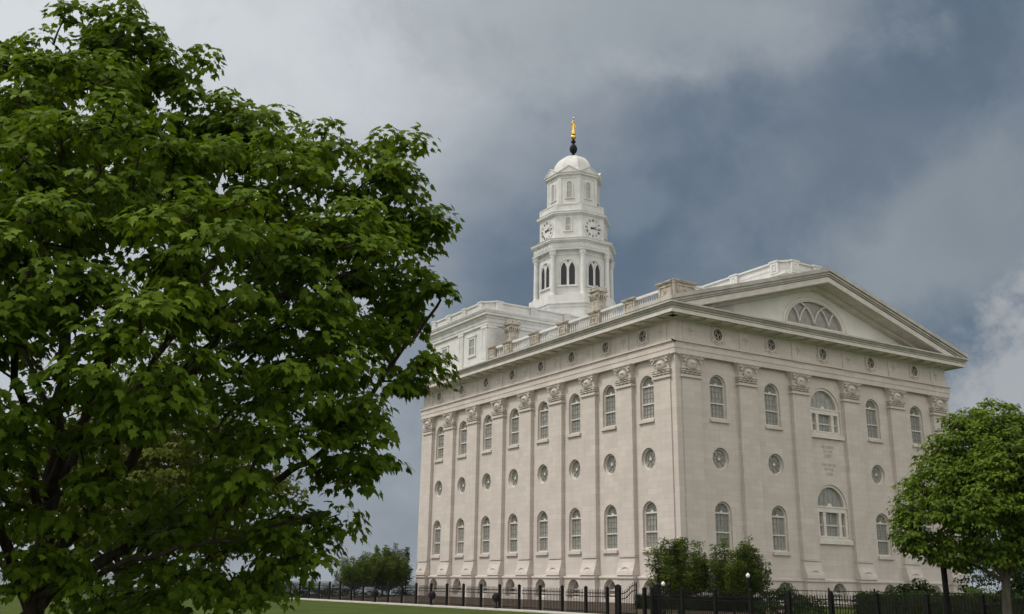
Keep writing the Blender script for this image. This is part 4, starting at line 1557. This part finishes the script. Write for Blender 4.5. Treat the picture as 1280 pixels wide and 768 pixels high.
# second maple behind the first
round_tree('maple_tree', (-42.67, -28.53, 0), [(0, 0, 5.2, 2.2), (1.6, 0, 4.2, 1.7), (-1.6, .3, 4.2, 1.7), (2.9, .3, 3.4, 1.2), (-2.8, -.2, 3.2, 1.2), (.6, -1.6, 3.4, 1.4), (0, 1.8, 4.0, 1.6), (1.8, -.6, 2.6, .8), (3.6, .2, 2.5, .8), (-1.2, -.8, 2.7, .9), (4.3, .4, 2.3, .6), (2.6, -.4, 1.9, .6), (1.0, .5, 2.1, .7), (-2.2, .2, 2.1, .7), (3.4, -.3, 1.75, .45), (-3.6, 0, 2.6, .9)],
           1.8, .19, 'maple behind the large one, its yellow-green leaves showing between the dark limbs', 'trees on the lawn', LEAF2, BARK, 75, 24, .34, .12, 'lobed')
# maple on the right
RT = [(0, 0, 5.6, 1.5), (-.9, 0, 5.55, 1.2), (.8, .2, 5.5, 1.4), (-1.8, 0, 4.7, 1.15), (-2.5, -.1, 3.9, .95), (-2.9, .1, 3.3, .75), (-1.4, -1.2, 4.2, 1.2), (-.2, -1.6, 4.6, 1.4), (1.3, -1.2, 4.4, 1.4), (2.4, 0, 4.4, 1.5), (2.2, .3, 5.6, 1.0),
      (-1.9, 0, 3.0, .85), (-.6, -.9, 3.1, 1.0), (.8, -.8, 3.0, 1.0), (2.0, .2, 3.0, 1.0), (-.4, 1.4, 4.4, 1.3), (1.2, 1.4, 4.4, 1.3), (3.3, 0, 3.7, 1.1), (-2.4, .2, 2.55, .42)]
RT = [(a * .86 + .28, d * .9, u, r_ * .92) for a, d, u, r_ in RT]
round_tree('maple_tree', (-20.84, -37.35, 0), RT, 2.0, .115, 'round-headed green maple with a pale trunk at the right end of the fence', 'trees on the lawn', LEAF3, BARK2, 175, 28, .28, .10, 'lobed', 9, flat=.8)
round_tree('shade_tree', (-10.0, -33.2, 0), [(0, 0, 4.2, 1.7), (-1.3, 0, 3.5, 1.2), (1.4, 0, 3.6, 1.5), (-.6, -.6, 2.6, .9), (.8, .4, 2.6, 1.1), (-2.0, .2, 2.7, .8), (-1.6, .2, 1.9, .7), (2.2, 0, 2.4, 1.0), (0, 0, 1.8, .8)], 1.8, .13,
           'dark leafy tree standing behind the round maple at the right edge', None, LEAF5, BARK, 60, 18, .36, .13, 'lobed')


round_tree('shade_tree', (-3.4, -26.4, ground_z(-3, -26)), [(0, 0, 2.6, 1.5), (1.6, 0, 2.5, 1.4), (-1.5, 0, 1.7, .9), (.8, -.5, 1.5, 1.0), (3.0, 0, 2.0, 1.2), (-.4, -.6, 1.2, .8), (2.2, -.4, 1.0, .9), (-2.2, .2, 1.0, .8), (-1.6, .2, 2.4, .8), (.4, 0, 3.6, .9)], .8, .1,
           'low dark tree filling the space behind the long hedge, right of the temple', None, LEAF5, BARK, 60, 16, .36, .13, 'lobed')


# two small trees in front of the temple corner: upright shoots
def young_tree(base, hw, h0, h1, label, group, m=LEAF4, seed=0, dens=1.0, name='young_tree'):
    t = empty(name, base)
    tag(t, label, 'tree', group)
    b = MB()
    fork = h0 * .75
    b.tube(smooth_path([(0, 0, -.2), (.02, 0, fork * .6), (0, 0, fork)], 3), .085, 7)
    Ps = []; Os = []
    ns = int(34 * dens)
    for k in range(ns):
        az = RNG.uniform(0, 2 * math.pi); q = math.sqrt(RNG.uniform(0.0, 1)) * hw
        x, y = q * math.cos(az), q * math.sin(az)
        zt = h1 - (h1 - h0) * .48 * (q / hw) ** 2.0 + RNG.normal(0, .12) * (h1 - h0) * .5
        zt = min(zt, h1 + .1) + (RNG.uniform(.15, .6) if RNG.uniform() < .4 else -RNG.uniform(0, .45))
        zb = h0 - .15 + (h1 - h0) * .12 * (q / hw) ** 1.5 + RNG.uniform(0, .25)
        pts = smooth_path([(0, 0, fork), (x * .45, y * .45, fork + (zb - fork) * .7 + .1), (x * .9, y * .9, (zb + zt) / 2), (x, y, zt)], 4)
        b.tube(pts, list(np.linspace(.035, .008, len(pts))), 4, cap=False)
        m_ = int(46 * max(.5, (zt - zb)))
        for j in range(m_):
            s = RNG.uniform(0, 1)
            z = zb + (zt - zb) * s
            rr = .24 * (1 - .8 * s ** .8) + .035
            a2 = RNG.uniform(0, 2 * math.pi)
            fr = .75 + .25 * s
            Ps.append((x * fr + rr * math.cos(a2), y * fr + rr * math.sin(a2), z)); Os.append((math.cos(a2) * .7 + x / hw * .4, math.sin(a2) * .7 + y / hw * .4, .45))
    b.build('trunk', BARK, t, smooth=True)
    C = np.array(Ps); O = unit(np.array(Os))
    P, D, Nn, sz = sprays(C, O, 6, .13, .135, .5)
    D = unit(D + np.array([0, 0, .75]))
    leaves('crown', P, D, Nn, sz, m, t, 'oval', .1, .1)
    return t


z0 = ground_z(-7.4, -8)
young_tree((-7.39, -8.04, z0), 1.95, .95, 4.15, 'small bushy tree with upright shoots, left of the pair at the temple corner', 'small trees by the temple', dens=1.5)
young_tree((-5.39, -10.45, z0), 2.1, .95, 3.9, 'small bushy tree with upright shoots, right of the pair at the temple corner', 'small trees by the temple', dens=1.7)
young_tree((-8.6, 35.2, ground_z(-8.6, 35)), 2.0, .9, 3.5, 'small dark tree farthest left beyond the fence, by the temple', 'small trees left of the temple', dens=1.5)
young_tree((-5.2, 36.5, ground_z(-5, 36)), 2.5, .7, 3.9, 'broad bushy tree between its dark neighbour and the temple corner', 'small trees left of the temple', dens=2.2)
young_tree((-2.2, 41.5, ground_z(-2, 41)), 2.4, .6, 4.3, 'tall bushy tree touching the far temple corner', 'small trees left of the temple', dens=2.0)


def shrub(base, sx, sy, h, label, m=LEAF5, name='shrub', group=None, nn=260, size=.12, cat='shrub', boxy=False, nper=6):
    t = empty(name, base)
    tag(t, label, cat, group)
    b = MB()
    for k in range(7):
        a = 2 * math.pi * k / 7
        b.tube([(0, 0, -.1), (sx * .3 * math.cos(a), sy * .3 * math.sin(a), h * .4), (sx * .6 * math.cos(a), sy * .6 * math.sin(a), h * .75)], [.03, .02, .008], 4)
    b.build('stem', BARK, t)
    if boxy:
        C = RNG.uniform(-1, 1, (nn, 3)); face = RNG.integers(0, 5, nn)
        for k in range(nn):
            if face[k] == 0: C[k, 2] = 1
            elif face[k] == 1: C[k, 0] = -1
            elif face[k] == 2: C[k, 0] = 1
            elif face[k] == 3: C[k, 1] = -1
            else: C[k, 1] = 1
        O = unit(C * np.array([1, 1, 1.0]) * (np.abs(C) > .97) + 1e-3)
        C = C * np.array([sx, sy, h / 2]) + np.array([0, 0, h / 2]) + RNG.normal(0, .03, (nn, 3))
    else:
        d = unit(RNG.normal(0, 1, (nn, 3))); d[:, 2] = np.abs(d[:, 2]) * 1.1 - .1
        bumps = 1 + .16 * np.sin(d[:, 0] * 7 + d[:, 2] * 5) + .10 * np.sin(d[:, 1] * 11 + 1)
        C = d * np.array([sx, sy, h]) * (RNG.uniform(.55, 1, (nn, 1)) ** .5) * bumps[:, None]; O = unit(d)
        C[:, 2] = np.maximum(C[:, 2], .1)
    P, D, Nn, sz = sprays(C, O, nper if boxy else nper * 3, .14 if boxy else .22, size, .5, .3)
    leaves('foliage', P, D, Nn, sz, m, t, 'oval', .1, .1)
    return t


def hedge(x0, y0, x1, y1, wd, h, label, m=LEAF5, per=90):
    ln = math.hypot(x1 - x0, y1 - y0)
    cx, cy = (x0 + x1) / 2, (y0 + y1) / 2
    t = shrub((cx, cy, ground_z(cx, cy)), ln / 2, wd / 2, h, label, m, 'hedge', None, int(per * ln), .11, 'hedge', True)
    t.rotation_euler = (0, 0, math.atan2(y1 - y0, x1 - x0))
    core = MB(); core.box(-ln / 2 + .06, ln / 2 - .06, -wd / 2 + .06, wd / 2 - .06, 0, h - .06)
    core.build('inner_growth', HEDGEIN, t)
    return t


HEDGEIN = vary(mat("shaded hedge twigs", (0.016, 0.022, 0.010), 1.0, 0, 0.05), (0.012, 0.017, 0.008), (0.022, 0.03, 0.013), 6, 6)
hedge(-6.6, -3.4, -2.4, -9.4, .8, .85, 'low clipped dark hedge along the grass behind the two small trees')
hedge(-10.7, -24.0, -9.4, -34.5, 1.3, 1.52, 'long clipped dark hedge behind the fence on the right', per=110)
hedge(-10.9, -22.6, -10.2, -25.6, .8, .55, 'lower clipped hedge in front of the fence end of the tall hedge')
shrub((-4.6, -13.2, ground_z(-4.6, -13)), 1.6, 1.4, 1.75, 'wide dark shrub against the gable wall beside the right small tree', nn=420)
shrub((-5.6, -16.2, ground_z(-5, -16)), .9, .9, 1.2, 'smaller dark shrub with thin stems beside the wide dark shrub', nn=160)
shrub((-9.0, -23.2, ground_z(-9, -23)), 1.0, .9, 1.45, 'dark rounded shrub at the left end of the long hedge', nn=240)
shrub((-5.4, -22.6, ground_z(-6, -22)), 1.5, .8, 2.1, 'loose leafy shrub rising over the long hedge', nn=200, size=.2)
shrub((-5.5, -26.5, ground_z(-6, -26)), 1.9, .9, 1.75, 'dark green shrub behind the long hedge, under the round maple', LEAF4, nn=300)
shrub((-3.0, -29.5, ground_z(-3, -29)), 2.1, 1.0, 1.9, 'dark green shrub at the far right behind the long hedge', LEAF4, nn=300)
shrub((-9.5, 41.5, ground_z(-9, 41)), 4.2, 1.2, .95, 'low dark bushes along the fence left of the temple', nn=420)
shrub((-16.0, 52.0, ground_z(-16, 52)), 4.5, 1.2, 1.1, 'dark scrub beyond the far left end of the fence', nn=420, size=.16)
tk = []
for k in range(900):
    x = RNG.uniform(-62, 16); y = 62 + RNG.normal(0, 1.6) + .06 * x
    hh = .95 + .35 * math.sin(x * .9) + .25 * math.sin(x * 2.3 + 1)
    tk.append((x, y, ground_z(x, y) + RNG.uniform(.05, 1) ** .7 * hh))
tk = np.array(tk)
P, D, Nn, sz = sprays(tk, unit(RNG.normal(0, 1, tk.shape) + np.array([0, -.6, .6])), 9, .45, .26, .5)
tag(leaves('bank_thicket', P, D, Nn, sz, LEAF5, None, 'oval'), 'dark band of brush along the top of the river bank', None, None, 'stuff')
b = MB()
b.tube(smooth_path([(0, 0, -.1), (.03, 0, 1.4), (.08, 0, 2.8), (.10, 0, 4.0)], 3), [.05] * 9 + [.01], 5)
o = empty('slender_conifer', (-1.1, 39.9, ground_z(-1, 40)))
tag(o, 'slender dark evergreen tight against the far temple corner', 'tree')
b.build('trunk', BARK, o)
C = np.array([(.1 * z / 5 + RNG.normal(0, .34 * (1.1 - z / 5)), RNG.normal(0, .34 * (1.1 - z / 5)), z) for z in 4.6 * RNG.uniform(.05, 1, 420) ** 1.3])
P, D, Nn, sz = sprays(C, unit(RNG.normal(0, 1, C.shape)), 6, .12, .12, .5)
leaves('crown', P, D, Nn, sz, LEAF5, o, 'oval')

# back railing by the gable wall
rl = empty('back_railing', (-2.4, -11.5, ground_z(-2, -12)))
tag(rl, 'thin dark railing close to the gable wall behind the shrubs', 'railing')
b = MB()
for z in (.55, 1.0, 1.45): b.box(0, 12.2, -.02, .02, z - .02, z + .02)
for k in range(48): b.box(.25 * k - .009, .25 * k + .009, -.009, .009, .1, 1.5)
b.build('rail', IRON, rl)
pb = MB(); pb.box(-.05, .05, -.05, .05, -.1, 1.62)
p0 = pb.build('post', IRON, rl)
for k in range(1, 6):
    q = p0.copy(); col.objects.link(q); q.parent = rl; q.location = (2.44 * k, 0, 0)
rl.rotation_euler = (0, 0, R(-52))


# ---------------------------------------------------------------- lamps
def lamp_post(base, h, r, off, label, rz=0.0):
    t = empty('lamp_post', base, rz)
    tag(t, label, 'lamp post', 'lamp posts with white globes')
    b = MB()
    b.lathe([(r * 1.8, -.1), (r * 1.8, .15), (r * 1.2, .25), (r, .3), (r, h - .12), (r * 1.35, h - .10), (r * 1.2, h - .02), (.01, h)], 10)
    if off:
        b.tube([(0, 0, h - .22), (-off * .6, 0, h - .24), (-off, 0, h - .16)], .03, 6)
    b.build('pole', IRON, t, smooth=False)
    b = MB()
    zc = h + .0 if off else h + .12
    b.lathe([(.04, zc - .12), (.07, zc - .10), (.105, zc - .04), (.11, zc + .02), (.085, zc + .08), (.035, zc + .10), (.02, zc + .13), (.002, zc + .15)], 12, (-off, 0))
    b.build('globe', GLOBE, t, smooth=True)
    return t


lamp_post((-21.35, -35.85, 0), 2.62, .085, .20, 'dark lamp post with a white globe on its side, below the round maple', -YAW)
lamp_post((-9.40, -9.10, ground_z(-9.4, -9)), 1.60, .045, 0, 'thin lamp post with a white globe at the left of the small trees', 0)
lamp_post((-6.9, -13.2, ground_z(-6.9, -13)), 2.10, .045, 0, 'thin lamp post with a white globe by the right small tree of the corner pair', 0)


def floodlight(base, label):
    t = empty('floodlight', base)
    tag(t, label, 'floodlight', 'dark round floodlights by the fence')
    b = MB(); b.tube([(0, 0, -.1), (0, 0, .42)], .045, 8); b.lathe([(.14, 0), (.14, .05), (.05, .08)], 10)
    b.build('stem', IRON, t)
    b = MB(); b.lathe([(.02, .38), (.14, .40), (.24, .50), (.28, .66), (.26, .80), (.19, .88), (.10, .93), (.02, .94)], 14)
    b.build('housing', BALL, t, smooth=True)
    return t


for x, y, lb in ((-12.35, 22.6, 'dark round floodlight on a short stem, farthest left along the fence'), (-12.35, 12.9, 'dark round floodlight on a short stem at the far temple corner'), (-12.35, 4.0, 'dark round floodlight on a short stem nearest the gate')):
    floodlight((x, y, ground_z(x, y) + .06), lb)

# low glazed building far to the left behind the trees
tb = empty('glazed_building', (-39.0, 50.0, ground_z(-36, 47) - 1.0))
tag(tb, 'low pale teal glazed building seen under the branches on the left', 'building')
b = MB(); b.box(-14, 22, .12, 8, 0, 2.5); b.build('wall', TEAL, tb)
b = MB()
for k in range(41):
    b.box(-14 + .9 * k - .04, -14 + .9 * k + .04, 0, .115, .3, 2.5)
for z in (.3, 1.0, 1.75, 2.46): b.box(-14, 22, .02, .11, z, z + .07)
b.build('mullions', IRON, tb)
b = MB(); b.box(-14.2, 22.2, -.12, .117, 0, .3); b.build('plinth', PAVER, tb)
b = MB(); b.box(-14.5, 22.5, -.5, 8.5, 2.54, 2.75); b.build('roof', GUT, tb)
tb.scale = (1, 1, .72)

# the air between here and the far bank
hm = bpy.data.materials.new("pale air")
hm.use_nodes = True
ht = hm.node_tree
ht.nodes.clear()
ho = N(ht, 'ShaderNodeOutputMaterial')
hv = N(ht, 'ShaderNodeVolumePrincipled')
hv.inputs['Color'].default_value = (0.80, 0.86, 0.95, 1)
hv.inputs['Density'].default_value = 0.00008
ht.links.new(hv.outputs[0], ho.inputs['Volume'])
b = MB(); b.box(-4400, 9400, -700, 6200, -22, 70)
tag(b.build('haze', hm), 'thin pale air fading the far river bank', None, None, 'stuff')
